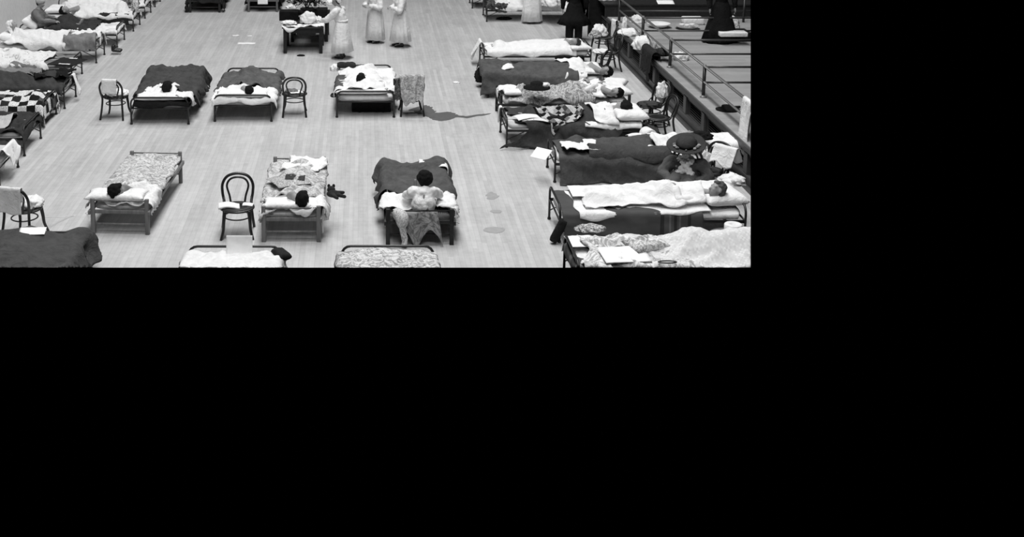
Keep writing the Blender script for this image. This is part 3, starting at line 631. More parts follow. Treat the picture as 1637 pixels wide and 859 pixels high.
J=dict(R=frame((.12,1,-.35),(.1,.35,1)),head=(x+.02,y+.10,zz+.305),neck=(x+.01,y+.05,zz+.215),chest=(x,y+.02,zz+.155),waist=(x,y,zz+.10),pelvis=(x,y,zz+.05),sl=(x-.12,y+.03,zz+.185),sr=(x+.12,y+.03,zz+.185),
       el=(x-.20,y+.14,zz+.10),er=(x+.20,y+.14,zz+.11),wl=(x-.12,y+.30,zz+.10),wr=(x+.12,y+.32,zz+.10),kl=(x-.08,y+.36,zz+.04),kr=(x+.08,y+.36,zz+.04),al=(x-.07,y+.68,zz),ar=(x+.07,y+.68,zz),fdl=(0,.1,1),fdr=(0,.1,1))
body('person',J,SKIND,r,.011,s); hair(J,HAIR,r,.86,'afro')
g=lambda k:V(J[k]); bm=bmesh.new()
add_caps(bm,g('chest')+V((0,-.01,0)),g('pelvis')+V((0,-.02,0)),.11,.15); add_caps(bm,g('sl'),g('sr'),.06,.06)
for q in 'lr': add_caps(bm,g('s'+q),g('e'+q),.065,.055); add_caps(bm,g('e'+q),g('w'+q),.05,.04)
blob('nightgown',bm,WHITE,r,None,.011,2,.016,16)
bm=bmesh.new(); add_tube(bm,catmull([(x+.01,y-.055,zz+.20),(x+.0,y-.10,zz+.155),(x+.015,y-.13,zz+.08),(x+.04,y-.15,zz+.02)],5),.014,6); link('gown_opening',bm,SKIND,r)
# printed garment and stocking over the near edge
over_rail('grey patterned dress dangling over the near edge of the cot of the sitting child',B.M@Matrix.Translation((-.02,-.0,0))@Matrix.Rotation(0,4,'Z'),.46,.26,.20,.39,printed(90,160,9),11,name='dress',cat='clothing',r=.03,ripple=.03,rag=.35,skew=.25,splay=.15)
bm=bmesh.new(); add_tube(bm,catmull([(-.30,.05,.40),(-.22,-.06,.36),(-.21,-.09,.25),(-.185,-.10,.12),(-.19,-.12,.04)],6),.05,10,[.05+.035*math.sin(PI*min(k/12,1)) if k<12 else .055-.001*k for k in range(25)])
for v in bm.verts: v.co+=V((0,0,0))+v.co.normalized()*.012*noise.noise(v.co*22)
tag(link('stocking',bm,printed(140,220,22,False),None,B.M),'pale patterned stocking hanging nearly to the floor from the near end of the child cot','clothing')
# --- D iron bed, bottom centre-left
B=bed_frame('iron','iron_bed','iron bed at the bottom edge with a large sheet of paper on its rail',-1.40,10.62,0,1.0,1.92,mthick=.12)
sheet(B,'bedspread','pale mottled bedspread on the bed with paper on its rail at the bottom edge','bedspread',printed(205,228,6,cut=(.3,.6)),-.66,.66,.1,1.97,lambda x,y:.0,foot=1,wr=.02,seed=63,thick=.02,rag=.01,z=.03)
paper('large blank white paper standing on the rail of the bed at the bottom edge',tuple(B.M@V((.06,1.86,.475))),.285,.23,0,1.25,curl=-.02,seed=61)
pillow(B,'dark bolster end at the right corner of the bed with paper on its rail',.52,1.80,.14,.26,.10,.5,z=.36,mt=cloth(40,6),name='bolster',cat='bolster')
# --- E printed bed
B=bed_frame('iron','iron_bed','iron bed at the bottom edge under a flower-printed spread, in line with the child cot',.27,10.6,0,1.0,1.95,mthick=.12)
sheet(B,'bedspread','flower-printed pale spread on the bed at the bottom edge in line with the child cot','bedspread',printed(118,214,9),-.66,.68,.1,2.0,lambda x,y:.03*math.exp(-((x)/.3)**2),foot=1,wr=.015,seed=73,thick=.015,rag=.03,z=.03)
# --- F dark blanket bottom left, chair behind
B=bed_frame('iron','iron_bed','bed under a dark blanket in the bottom left corner of the picture',-3.62,11.05,0,1.0,1.92,mthick=.12)
sheet(B,'blanket','dark grey blanket with deep folds over the bed in the bottom left corner','blanket',cloth(74,8),-.92,.82,.0,2.1,lambda x,y:.045+.05*math.exp(-((x+.1)/.5)**2)*math.exp(-((y-1.2)/.45)**2),foot=1,fe=.06,wr=.034,wf=1.8,seed=83,wang=.9,aniso=(1,.7),rag=.02,flare=.07,z=.03)
paper('white paper lying on the dark blanket in the bottom left corner',tuple(at(52,370,.50)),.29,.14,.05,.25,seed=81)
c=at(38,381); chair('bentwood chair in the lower left corner behind the dark-blanketed bed',c.x,c.y+.1,-.25)
over_rail('white cloth over the back of the chair in the lower left corner',Matrix.Translation((c.x-.10,c.y-.175,0))@Matrix.Rotation(-.25,4,'Z'),.34,.30,.16,.682,WHITE2,12,name='towel',cat='towel',r=.03,ripple=.008)
crumple('white linen on the seat of the chair in the lower left corner',(c.x+.08,c.y+.12,.37),(.26,.3,.12),WHITE,29,name='linen',cat='linen')
bm=bmesh.new(); a=at(70,347,.20); b_=at(136,341,.0); add_tube(bm,catmull([tuple(a),tuple(at(100,347,.05)),tuple(b_),tuple(at(150,330,.25))],6),.004,5); tag(link('string',bm,WHITE2),'thin white string stretched between the corner chair and the leftmost wooden cot','string')
# --- two cots at the top of the middle
B=bed_frame('cot','wooden_cot','dark-covered cot at the top edge, left of the bed with the hanging card',-3.89,29.43,0,.76,1.95,legmat=CM,mthick=.08,mat_g=DK3)
sheet(B,'blanket','very dark blanket falling low over the cot at the top edge','blanket',cloth(40,8),-.72,.60,-.12,1.9,headfold=1,wr=.03,seed=91,rag=.12,z=.03)
B=bed_frame('cot','wooden_cot','cot at the top edge with a white card hanging from its rail',-2.466,29.5,0,.74,1.95,legmat=plain(96,.5,.3,'cot_wood'),mthick=.08,mat_g=DK3)
sheet(B,'blanket','black blanket hanging round the cot with the hanging card','blanket',cloth(26,5),-.62,.62,.04,1.9,wr=.02,seed=93,z=.01)
paper('white card hanging from the rail of the cot at the top edge',tuple(B.M@V((0,-.03,.32))),.25,.24,0,PI/2-.03,seed=92)
# --- tables
def table(label,x,y,w,d,h,top,legg):
    r=empty('table',(x,y,0)); tag(r,label,'table')
    bm=bmesh.new(); add_box(bm,(0,0,h-.015),(w,d,.03),bev=.005); link('tabletop',bm,plain(top,.5,.3,'table'),r,smooth=False)
    bm=bmesh.new(); add_box(bm,(0,-d/2+.05,h-.08),(w-.12,.025,.10)); add_box(bm,(0,d/2-.05,h-.08),(w-.12,.025,.10)); 
    for sx in(-1,1): add_box(bm,(sx*(w/2-.06),0,h-.08),(.025,d-.1,.10))
    link('apron',bm,plain(legg,.5,.3,'table'),r,smooth=False)
    bm=bmesh.new(); add_box(bm,(.06,-.08,h-.17),(.40,.4,.08)); link('drawer',bm,plain(legg+20,.5,.3,'table'),r,smooth=False)
    for sx in (-1,1):
        for sy in (-1,1):
            bm=bmesh.new(); add_box(bm,(sx*(w/2-.06),sy*(d/2-.06),(h-.03)/2),(.07,.07,h-.03),bev=.006); link('leg',bm,plain(legg,.5,.3,'table'),r,smooth=False)
    return r
table('dark square-legged table heaped with white linen beside the nurses',-1.24,25.05,.86,.92,.56,40,30)
table('second dark table behind, carrying a leafy plant and white bundles',-1.16,26.25,.86,.9,.56,30,26)
T=lambda px,py,z:tuple(at(px,py,z))
sheetB=Bed(); sheetB.M=Matrix.Translation((-1.24,24.6,0)); sheetB.W=.86; sheetB.L=.9; sheetB.zt=.56
sheet(sheetB,'tablecloth','white cloth spread along the front of the linen-heaped table','tablecloth',WHITE,-.46,.40,-.03,.34,headfold=1,z=.01,wr=.02,seed=101,rag=.10,thick=.012)
crumple('domed white bread-shaped bundle at the right of the linen-heaped table',T(493,36,.58),(.36,.26,.22),WHITE2,102,name='linen_bundle',cat='linen')
crumple('white folded linen at the left of the linen-heaped table',T(462,38,.58),(.3,.2,.07),WHITE,103,name='linen',cat='linen')
crumple('crumpled light cloth at the right corner of the linen-heaped table',T(510,36,.58),(.13,.18,.13),WHITE2,104,name='cloth_bundle',cat='cloth')
bm=bmesh.new(); add_lathe(bm,[(.03,0),(.035,.01),(.045,.06),(.043,.06),(.03,.012),(0.001,.012)],16,T(473,32,.56)); tag(link('cup',bm,plain(190,.3,.5,'glass')),'small pale cup near the back of the linen-heaped table','cup')
paper('white paper behind the pot on the linen-heaped table',T(479,26,.57),.2,.16,.2,seed=105)
bm=bmesh.new(); add_box(bm,T(462,24,.66),(.40,.3,.2),bev=.01); tag(link('box',bm,cloth(22,4),smooth=False),'black box on the second table left of the plant','box')
crumple('white bundle on the black box left of the plant',T(466,13,.78),(.26,.2,.08),WHITE,106)
crumple('large white bundle at the top edge left of the plant',T(474,1,.85),(.42,.3,.16),WHITE,107)
for q,(px,py) in enumerate(((497,3),(513,3),(521,6))): crumple(['white linen just right of the plant top','middle white linen right of the plant','white linen nearest the nurse right of the plant'][q],T(px,py,.84),(.3,.3,.10),WHITE,110+q,name='linen',cat='linen')
bm=bmesh.new(); add_box(bm,T(508,22,.66),(.42,.3,.24),bev=.01); tag(link('box',bm,cloth(26,5),smooth=False),'black box on the second table right of the plant','box')
bm=bmesh.new(); add_lathe(bm,[(.03,0),(.04,.02),(.042,.10),(.05,.11)],12,T(504,10,.80)); add_lathe(bm,[(.02,0),(.025,.02),(.05,.03)],12,T(504,14,.80)); tag(link('jar',bm,plain(120,.2,.6,'glass')),'grey glass jar on the black box right of the plant','jar')
r=empty('potted_plant',T(491,27,.56)); r.scale=(1.35,1.2,1.25); tag(r,'bushy dark leafy plant in a pot on the second table','plant')
bm=bmesh.new(); add_lathe(bm,[(.07,0),(.10,.13),(.11,.13),(.11,.155),(.09,.155)],18); link('pot',bm,plain(44,.6,.3,'clay'),r)
bm=bmesh.new(); rnd=random.Random(3)
for i in range(420):
    a=rnd.uniform(0,2*PI); el=rnd.uniform(-.2,1.3); d=rnd.uniform(.08,.30); c=V((math.cos(a)*math.cos(el)*d*1.15,math.sin(a)*math.cos(el)*d,.25+math.sin(el)*d*1.1)); 
    M=Matrix.Translation(c)@Matrix.Rotation(a,4,'Z')@Matrix.Rotation(rnd.uniform(-1,.6),4,'Y')@Matrix.Rotation(rnd.uniform(-.6,.6),4,'X'); l=rnd.uniform(.05,.09); w_=l*.42
    vs=[bm.verts.new(M@V(q)) for q in ((0,0,0),(l*.5,w_/2,.008),(l,0,-.01),(l*.5,-w_/2,.008))]; bm.faces.new(vs)
link('foliage',bm,cloth(30,12),r)
bm=bmesh.new()
for i in range(9):
    a=i*.7; add_tube(bm,catmull([(0,0,.12),(math.cos(a)*.06,math.sin(a)*.06,.25),(math.cos(a)*.17,math.sin(a)*.17,.40)],4),.006,5)
link('stem',bm,cloth(40,6),r)
# nurses and the man
c=at(547,93); stand('nurse in a white ankle-length uniform leaning over the linen-heaped table',c.x,c.y,(-.85,.35),1.29,WHITE2,.15,.27,.28,'reach',WHITE,'cap')
c=at(600,68); stand('nurse in white standing between two other nurses, arms folded in front',c.x,c.y,(-.6,-.5),1.34,WHITE2,.08,.23,.12,'fold',WHITE,'cap')
c=at(640,74); stand('nurse in white with dark shoes showing, rightmost of the group by the tables',c.x,c.y,(-.9,-.2),1.36,WHITE2,.13,.28,.0,'fold',WHITE,'cap')
c=at(850,37); stand('nurse in white by the pale bed at the top edge, left of the overcoat',c.x,c.y,(-.2,.9),1.38,WHITE2,.06,.25,.1,'reach',WHITE,'cap')
c=at(917,64); stand('standing person in a long black overcoat at the top edge right of the nurse',c.x,c.y,(.1,.95),1.42,cloth(22,4),.36,.36,.0,'down',None,None,HAIR,coat=True)
bm=bmesh.new()
for sx in (-.10,.10): add_caps(bm,(c.x+sx,c.y,.07),(c.x+sx,c.y,.5),.085,.09)
tr=blob('trousers',bm,cloth(34,6),None,None,.015,2)
for o in bpy.data.objects:
    if o.get('label','').startswith('standing person in a long black'): pm=o
pm_inv=Matrix.Translation(-pm.location); tr.data.transform(Matrix.Rotation(-pm.rotation_euler.z,4,'Z')@pm_inv); tr.parent=pm
c=at(1150,67,DZ); pm=stand('standing person in a dark full skirt on the platform behind the cross rails',c.x,c.y,(.1,-.9),1.4,cloth(24,5),.02,.33,.0,'down',None,None,HAIR,skirtw=1.05,wz=.72); pm.location.z=DZ
# papers and marks on the middle floor
paper('large white rectangular paper on the floor near the tables',T(394,69.5,.003),.38,.16,.0,seed=121)
paper('small torn white paper on the floor above and left of the rectangular one',T(377,57,.003),.15,.10,.5,seed=122)
paper('tiny torn white scrap on the floor right of the other small scrap',T(399,57.5,.003),.10,.07,.2,seed=123)
crumple('round white crumpled paper alone on the open floor right of the middle row',T(729,132.5,.0),(.14,.12,.025),WHITE,124,name='paper_ball',cat='paper')
crumple('small dark rag on the floor in front of the linen-heaped table',T(481,89.5,.0),(.15,.10,.03),BLACKC,125,name='rag',cat='rag')
def puddle(label,P,g,rough,seed,rg=1.0):
    bm=bmesh.new(); vs=[]
    pts=catmull([tuple(at(x,y,.0)) for x,y in P]+[tuple(at(*P[0],.0))],16)[:-1]
    for i,q in enumerate(pts):
        n=(noise.noise(V((q.x*5,q.y*5,seed)))*.08+noise.noise(V((q.x*16,q.y*16,seed)))*.05)*rg; vs.append(bm.verts.new((q.x+n,q.y+n,.0025)))
    f=bm.faces.new(vs); bmesh.ops.triangulate(bm,faces=[f]); return tag(link('puddle',bm,plain(g,rough,.5,'wet')),label,'puddle')
puddle('dark wet puddle on the floor between the dress-covered chair and the right row',[(655,176),(672,170),(690,172),(700,179),(722,179),(728,184),(745,186),(780,181.5),(781,183),(745,189),(728,188),(718,192),(700,193),(684,188),(672,183)],104,.3,1)
for q,(px,py,w_,h_,l) in enumerate(((787,313,10,5,'uppermost faint wet mark in the column on the right aisle'),(791,339,9,3.2,'middle faint wet mark in the column on the right aisle'),(789,368,18,4.5,'lowest and widest faint wet mark on the right aisle'))):
    puddle(l,[(px-w_,py),(px-w_*.5,py-h_),(px+w_*.4,py-h_*.9),(px+w_,py),(px+w_*.5,py+h_),(px-w_*.5,py+h_*.8)],160,.5,q+3,.5)
# ================================================================== RIGHT ROW (heads at the platform side)
def rbed(kind,name,label,fx,y0,y1,L=2.05,**k):
    return bed_frame(kind,name,label,fx+L,(y0+y1)/2,PI/2,abs(y1-y0),L,group='beds of the right row',**k)
PIL='pillow'
# R00, R0 top edge
B=rbed('iron','iron_bed','farthest bed of the right row, only its foot at the top edge',2.75,30.0,30.8)
sheet(B,'blanket','grey blanket on the farthest bed of the right row','blanket',DK2,-.55,.5,.3,2.05,bodybump(),foot=1,seed=1,wr=.03)
B=rbed('iron','iron_bed','bed with pale cover at the top edge behind the nurse',2.93,28.2,29.05,mat_g=WHITE2)
sheet(B,'bed_sheet','pale sheet on the bed at the top edge behind the nurse','sheet',WHITE2,-.56,.46,.05,1.85,bodybump(),seed=2,wr=.03)
sheet(B,'blanket','dark patterned blanket crumpled at the foot of the bed behind the nurse','blanket',printed(20,90,14),-.6,.3,1.55,2.2,foot=1,seed=4,wr=.05,rag=.1,z=.03)
crumple('dark bundle on the floor under the bed behind the nurse',T(806,31,0),(.34,.2,.06),BLACKC,7,name='bundle')
crumple('rumpled white linen at the head of the bed between nurse and black overcoat',T(882,8,.45),(.45,.6,.25),WHITE2,8,name='linen',cat='linen')
# R1
B=rbed('iron','iron_bed','iron bed under a white sheet with black case beneath, right row',2.36,23.1,23.92,2.08)
sheet(B,'bed_sheet','smooth white sheet over the whole patient, right-row bed with the black case beneath','sheet',WHITE,-.53,.48,.30,2.04,bodybump(-.02,.35,.14,.30,1.8),seed=131,wr=.016,wf=2.2,rag=.03,wang=.0,aniso=(1,.4))
over_rail('white sheet tail hanging outside the foot of the white-sheeted right-row bed',B.M@Matrix.Translation((.12,2.10,0))@Matrix.Rotation(PI,4,'Z'),.40,.30,.10,.46,WHITE,13,name='sheet_tail',cat='sheet',r=.03,ripple=.02,splay=.5,taper=.4,rag=.15)
pillow(B,'white pillow of the white-sheeted right-row bed',.05,.26,.62,.40,.12,seed=133)
p=loc(B,937,68,.52); lying(B,'patient turned on the side under the white sheet beside the bundle-covered chair',p.x,.30,.53,face=(-.7,.4,.5),hairm=HAIRG,gown=WHITE)
pillow(B,'second white pillow at the near head corner of the white-sheeted right-row bed',-.24,.22,.45,.42,.10,.2,seed=134)
bm=bmesh.new(); a=at(912,104,0); add_box(bm,(0,0,.085),(.56,.26,.17),bev=.04); tag(link('case',bm,cloth(16,4),None,Matrix.Translation((a.x,a.y+.13,0))),'black case on the floor under the head of the white-sheeted right-row bed','suitcase')
# chairs around R1
c=at(966,86); chair('bentwood chair heaped with bundles beside the white-sheeted right-row bed',c.x-.05,c.y-.0,PI/2+.25)
over_rail('long white towel over the back of the bundle-heaped chair by the platform',Matrix.Translation((c.x+.20,c.y+.04,0))@Matrix.Rotation(PI/2+.25,4,'Z'),.20,.34,.48,.69,WHITE,14,name='towel',cat='towel',r=.03,ripple=.012)
crumple('white garment at the back of the seat of the bundle-heaped chair',(c.x-.10,c.y+.05,.38),(.30,.28,.22),WHITE,15,name='garment',cat='clothing')
crumple('spotted scarf on the front of the seat of the bundle-heaped chair',(c.x-.22,c.y-.10,.37),(.24,.2,.14),printed(30,210,14,False),16,name='scarf',cat='clothing')
c=at(985,112); chair('bentwood chair with open hoop back beside the platform, near the bundle-heaped chair',c.x-.2,c.y+.0,PI/2+.1,seat_m=plain(110,.5,.3,'veneer'))
crumple('white cloth on the seat of the open-backed chair by the platform',(c.x-.32,c.y-.02,.365),(.32,.3,.06),WHITE,17)
# R2
B=rbed('iron','iron_bed','iron bed under a long dark grey blanket, just before the white-sheeted one',2.22,20.9,21.75,2.1)
sheet(B,'blanket','dark grey blanket drawn over the patient next to the white-sheeted bed','blanket',DK2,-.72,.56,.52,2.26,lambda x,y,bb=bodybump(.0,.3,.19,.33,1.8):max(bb(x,y),.11*min(max((y-1.4)/.5,0),1)),seed=141,wr=.03,wf=2.4,foot=1,fe=.07,wang=0)
pillow(B,'white pillow behind the chair hoop, bed with long dark grey blanket',.0,.24,.80,.44,.12,seed=142)
sheet(B,'bed_sheet','white sheet turned down over the dark grey blanket next to the white-sheeted bed','sheet',WHITE,-.50,.46,.32,.74,bodybump(.0,.3,.19,.31,1.8),z=.035,seed=143,wr=.03,rag=.12,ang=.12)
p=loc(B,969,113,.55); lying(B,'black-haired patient seen through the chair hoop, dark grey blanket',p.x,p.y,.54,face=(-.3,.4,.8),skin=SKIN,gown=WHITE)
sheet(B,'paper_sheet','narrow white paper lying on the dark grey blanket at its foot end','paper',PAPER,-.30,-.19,1.62,2.02,bodybump(.0,.3,.19,.31,1.8),z=.06,wr=.01,seed=144,rag=.01,ang=.35,thick=.004)
crumple('black hat-like bundle sticking out at the foot of the long dark grey blanket',T(774,130,.10),(.34,.3,.26),BLACKC,145,name='bundle')
c=at(950,137); chair('dark bentwood chair standing between two patients of the right row',c.x,c.y+.05,.9)
# R3 floral
B=rbed('cot','wooden_cot','wooden cot with flower-printed cover between dark grey blanket and patchwork',2.27,19.3,20.0,2.1,legmat=CM)
sheet(B,'quilt','flower-printed pale cover moulding the legs of the patient by the patchwork bed','quilt',printed(96,192,13),-.44,.40,.55,1.98,bodybump(.0,.3,.19,.28,1.75,split=.5),seed=151,wr=.03,wf=3.5,rag=.06)
pillow(B,'large white pillow on the flower-covered cot, right row',.02,.20,.74,.46,.16,.1,seed=152)
pillow(B,'pointed white pillow corner behind the patient on the flower-covered cot',.22,.14,.5,.4,.14,-.4,z=.44,seed=153)
p=loc(B,985,148,.58); lying(B,'patient with hand against the face on the flower-covered cot',p.x,p.y,.58,face=(-.6,.5,.6),arms='face',gown=WHITE,vox=.011)
sheet(B,'bed_sheet','white sheet edge below the chin of the patient on the flower-covered cot','sheet',WHITE,-.40,.30,.40,.62,bodybump(.0,.3,.18,.28),z=.03,seed=154,wr=.03)
a=at(858,141,.60); r=empty('hat',tuple(a)); tag(r,'dark hat lying on the legs of the patient on the flower-covered cot','hat')
bm=bmesh.new(); add_lathe(bm,[(.001,.0),(.20,.0),(.20,.02),(.10,.03),(.095,.09),(.06,.11),(.001,.11)],22,sx=1.1); link('crown',bm,BLACKC,r)
bm=bmesh.new(); add_ell(bm,(.12,0,.05),(.10,.06,.045)); blob('bow',bm,WHITE,r,None,.01,1,.02,20)
sheet(B,'towel','white towel laid over the far corner of the foot of the flower-covered cot','towel',WHITE,.02,.38,1.58,2.24,foot=1,seed=155,wr=.02,z=.07)
pillow(B,'white folded parcel at the near corner of the foot of the flower-covered cot',-.16,1.90,.3,.3,.08,0,z=.42,seed=156,name='parcel',cat='parcel')
# R4 patchwork
B=rbed('iron','iron_bed','iron bed with a small patchwork over dark blankets, right row',2.19,17.82,18.65,2.12,mat_g=striped(200,150,7.0))
sheet(B,'blanket','dark blanket sagging off the near side of the patchwork bed','blanket',cloth(62,8),-.84,.44,.55,1.99,bodybump(.0,.3,.14,.28,1.75),seed=161,wr=.035,wf=2.2,rag=.22,flare=.05,sag=.0,wang=.2)
PATCH=patchwork(.068,'patchwork_small',[(0,24),(.28,70),(.42,205),(.62,36),(.72,170),(.88,120)])
sheet(B,'patchwork_blanket','small patchwork of light and dark diamonds over the dark blanket, right row','quilt',PATCH,-.46,.30,.92,1.58,bodybump(.0,.3,.15,.28,1.75),z=.035,seed=162,wr=.03,wf=4,rag=.12,ang=.62)
pillow(B,'large white pillow at the platform end of the patchwork bed',-.04,.22,.80,.50,.16,.05,seed=163)
p=loc(B,996,169,.56); lying(B,'patient with much dark hair on the white pillow of the patchwork bed',p.x,p.y,.55,face=(.5,.5,.6),hk='afro')
sheet(B,'bed_sheet','white sheet turned down beside the dark hair on the patchwork bed','sheet',WHITE,-.46,.42,.48,.80,bodybump(.0,.3,.16,.28),z=.035,seed=164,wr=.035,rag=.10,ang=-.1)
sheet(B,'under_sheet','white under-sheet showing along the head half of the patchwork bed','sheet',WHITE2,-.50,.44,.04,.9,z=.004,seed=165,wr=.01)
paper('large white papers lying at the foot of the patchwork bed',tuple(B.M@V((-.22,1.78,.42))),.30,.42,PI/2+.25,curl=.03,seed=166)
paper('second white paper sheet under the large one at the foot of the patchwork bed',tuple(B.M@V((-.30,1.68,.405))),.24,.4,PI/2-.1,curl=.02,seed=167,mt=WHITE2)
over_rail('white rag hanging from the foot rail of the patchwork bed',B.M@Matrix.Translation((.26,2.14,0))@Matrix.Rotation(PI,4,'Z'),.12,.26,.06,.445,WHITE,18,name='rag',cat='rag',r=.03,skew=-.3)
# bench with folded dark blanket
a=at(950,230); bm=bmesh.new(); r=empty('bench',(a.x+.2,a.y+.10,0)); tag(r,'low bench under a dark blanket between the patchwork bed and the next','bench')
bm=bmesh.new(); add_box(bm,(0,0,.17),(1.6,.32,.03)); link('bench_top',bm,CM,r,smooth=False)
for sx in (-.65,.65):
    bm=bmesh.new(); add_box(bm,(sx,0,.08),(.05,.28,.16)); link('leg',bm,CM,r,smooth=False)
S2=Bed(); S2.M=Matrix.Translation((a.x+.2,a.y+.1,0))@Matrix.Rotation(PI/2,4,'Z')@Matrix.Translation((0,-.8,0)); S2.W=.34; S2.L=1.6; S2.zt=.19
sheet(S2,'blanket','dark blanket over the low bench beside the patchwork bed','blanket',cloth(58,8),-.32,.3,.02,1.58,lambda x,y:.04,seed=171,wr=.02)
bm=bmesh.new(); M=Matrix.Translation(T(1036,215,.335))@Matrix.Rotation(.25,4,'Z')@Matrix.Rotation(PI/2,4,'X')
add_lathe(bm,[(.025,-.10),(.09,-.10),(.098,-.09),(.098,.09),(.09,.10),(.025,.10),(.025,-.10)],28); tag(link('bandage_roll',bm,WHITE,None,M),'white bandage roll on the bench near the hoop-backed chair','bandage')
paper('loose end of white gauze on the bench beside the bandage roll',T(1020,218,.30),.34,.14,.2,curl=.03,mt=WHITE,seed=173,name='gauze',cat='gauze')
# chairs behind R4
c=at(1050,208); chair('dark bentwood chair with cloth on its top at the head of the patchwork bed',c.x-.05,c.y+.3,PI/2+.5)
crumple('white cloth knotted on the top of the dark chair by the patchwork bed',T(1058,155,.62),(.17,.16,.24),WHITE,19)
crumple('grey hat resting on the seat of the dark chair by the patchwork bed',T(1040,172,.42),(.34,.2,.10),cloth(66,8),20,name='hat',cat='hat')
c=at(1052,226); chair('low hoop-backed chair in front of the dark chair by the patchwork bed',c.x-.0,c.y+.12,PI/2+.2)
# R5
B=rbed('iron','narrow_iron_bed','narrow iron bed under dark brownish blankets beside the seated woman',2.66,16.12,16.80,2.2)
sheet(B,'blanket','dark blanket covering the patient beside the seated woman, hanging to the near side','blanket',cloth(80,9),-.78,.44,.58,2.14,bodybump(.10,.3,.15,.24,1.9),seed=181,wr=.028,wf=2.2,foot=1,wang=0,aniso=(1,.35),rag=.04,flare=.05)
sheet(B,'folded_blanket','second dark blanket rolled along the near side of the bed by the seated woman','blanket',cloth(72,9),-.46,-.02,.62,1.75,lambda x,y:.10*math.exp(-((x+.22)/.15)**2),z=.03,seed=182,wr=.02,wf=2.0)
pillow(B,'white pillow behind the hat of the seated woman',.04,-.22,.62,.50,.16,.1,z=.40,seed=183)
pillow(B,'white pillow under the patient beside the seated woman',.05,.25,.6,.4,.12,0,seed=187)
lying(B,'patient mostly hidden behind the seated woman, white sheet at the chest',.05,.22,.54,face=(0,.2,1),gown=WHITE)
sheet(B,'bed_sheet','white sheet turned down between dark blanket and seated woman','sheet',WHITE,-.34,.40,.36,.80,bodybump(.10,.3,.16,.24,1.9),z=.04,seed=184,wr=.03,rag=.10)
sheet(B,'towel','white cloth lying over the foot of the bed beside the seated woman','towel',WHITE,-.34,.10,1.60,2.10,lambda x,y:.02,z=.09,seed=185,wr=.02,rag=.05,ang=.15)
a=T(865,246,.40); paper('white card tilted outward from the foot rail beside the seated woman',a,.26,.20,-.75,.55,seed=186)
# seated woman
a=at(1098,290,.30); wx,wy=4.20,15.12
chair('chair on which the woman in the hat sits',wx+.02,wy+.12,PI-.35)
r=empty('person',(wx,wy,0),PI-.45); tag(r,'seated woman in a flowered brim hat, dark coat and pale scarf, hands in lap','person')
s=.92
J=dict(R=frame((0,.85,-.5),(0,.3,1)),head=(0,.08,.78),neck=(0,0,.66),chest=(0,-.02,.55),waist=(0,-.03,.44),pelvis=(0,-.03,.40),sl=(-.19,0,.60),sr=(.19,0,.60),
  el=(-.30,.06,.45),er=(.30,.06,.45),wl=(-.10,.30,.40),wr=(.10,.29,.40),hdl=(.8,.4,0),hdr=(-.8,.4,0),curl=.9,kl=(-.11,.40,.38),kr=(.11,.40,.38),al=(-.10,.42,.06),ar=(.10,.42,.06),fdl=(0,1,0),fdr=(0,1,0))
body('person',J,SKIN,r,.009,s); hair(J,cloth(34,6),r,s,'bun')
g=lambda k:V(J[k]); COAT=cloth(88,10)
bm=bmesh.new(); add_caps(bm,g('chest'),g('pelvis'),.15,.17); add_caps(bm,g('sl')+V((.02,0,-.02)),g('sr')+V((-.02,0,-.02)),.085,.085)
for q in 'lr': add_caps(bm,g('s'+q),g('e'+q),.085,.075); add_caps(bm,g('e'+q),g('e'+q)+(g('w'+q)-g('e'+q))*.8,.07,.052)
blob('coat',bm,COAT,r,None,.011,2,.014,14)
bm=bmesh.new()
for q in 'lr': add_caps(bm,g('pelvis')+V((.06 if q=='r' else -.06,.06,0)),g('k'+q)+V((0,.02,-.0)),.13,.115); add_caps(bm,g('k'+q)+V((0,.02,0)),g('a'+q)+V((0,0,.10)),.115,.14)
blob('skirt',bm,cloth(84,8),r,None,.014,3,.014,10)
bm=bmesh.new(); add_caps(bm,(-.05,.10,.64),(.06,.15,.50),.045,.05); add_caps(bm,(.03,.12,.64),(-.09,.16,.49),.04,.055); add_caps(bm,(-.07,.05,.66),(.07,.05,.66),.045,.045)
blob('scarf',bm,WHITE2,r,None,.009,1,.03,26)
for q,(x,z) in enumerate(((-.0,.46),(0,.52),(0.01,.58))):
    bm=bmesh.new(); add_ell(bm,(.10,.155,z),(.014,.008,.014)); link('button',bm,plain(120,.3,.5,'horn'),r)
hc=g('head')+V((0,-.01,.07)); HR=Matrix.Rotation(-.32,4,'X')
ho=empty('hat'); ho.parent=None; bpy.data.objects.remove(ho)
HM=Matrix.Translation(hc)@HR
bm=bmesh.new(); add_lathe(bm,[(.05,-.005),(.14,-.005),(.245,.022),(.25,.03),(.235,.034),(.13,.012),(.125,.06),(.105,.10),(.06,.122),(.001,.128)],36,wav=lambda a,z:1+.03*math.sin(a*2*PI*3)); hat=link('hat',bm,cloth(60,8),r,HM)
bm=bmesh.new(); add_lathe(bm,[(.128,.012),(.134,.014),(.132,.05),(.126,.052)],30); link('hat_band',bm,BLACKC,hat)
for k in range(7):
    a=(PI*.12,PI*.2,PI*.30,PI*.78,PI*.88,PI*.97,PI*.55)[k]; bm=bmesh.new(); add_ell(bm,(0,0,0),(.024,.024,.018) if k<6 else (.012,.012,.01),None,2)
    for v in bm.verts: v.co*=1+.4*noise.noise(v.co*60+V((k,0,0)))
    link('flower',bm,printed(90,200,40,False) if k%2 else cloth(120,40),hat,Matrix.Translation((.16*math.cos(a),.16*math.sin(a),.035)))
c=V((4.62,15.55,0)); chair('bentwood chair behind the seated woman, a white cloth over its back',c.x,c.y,PI/2+.7)
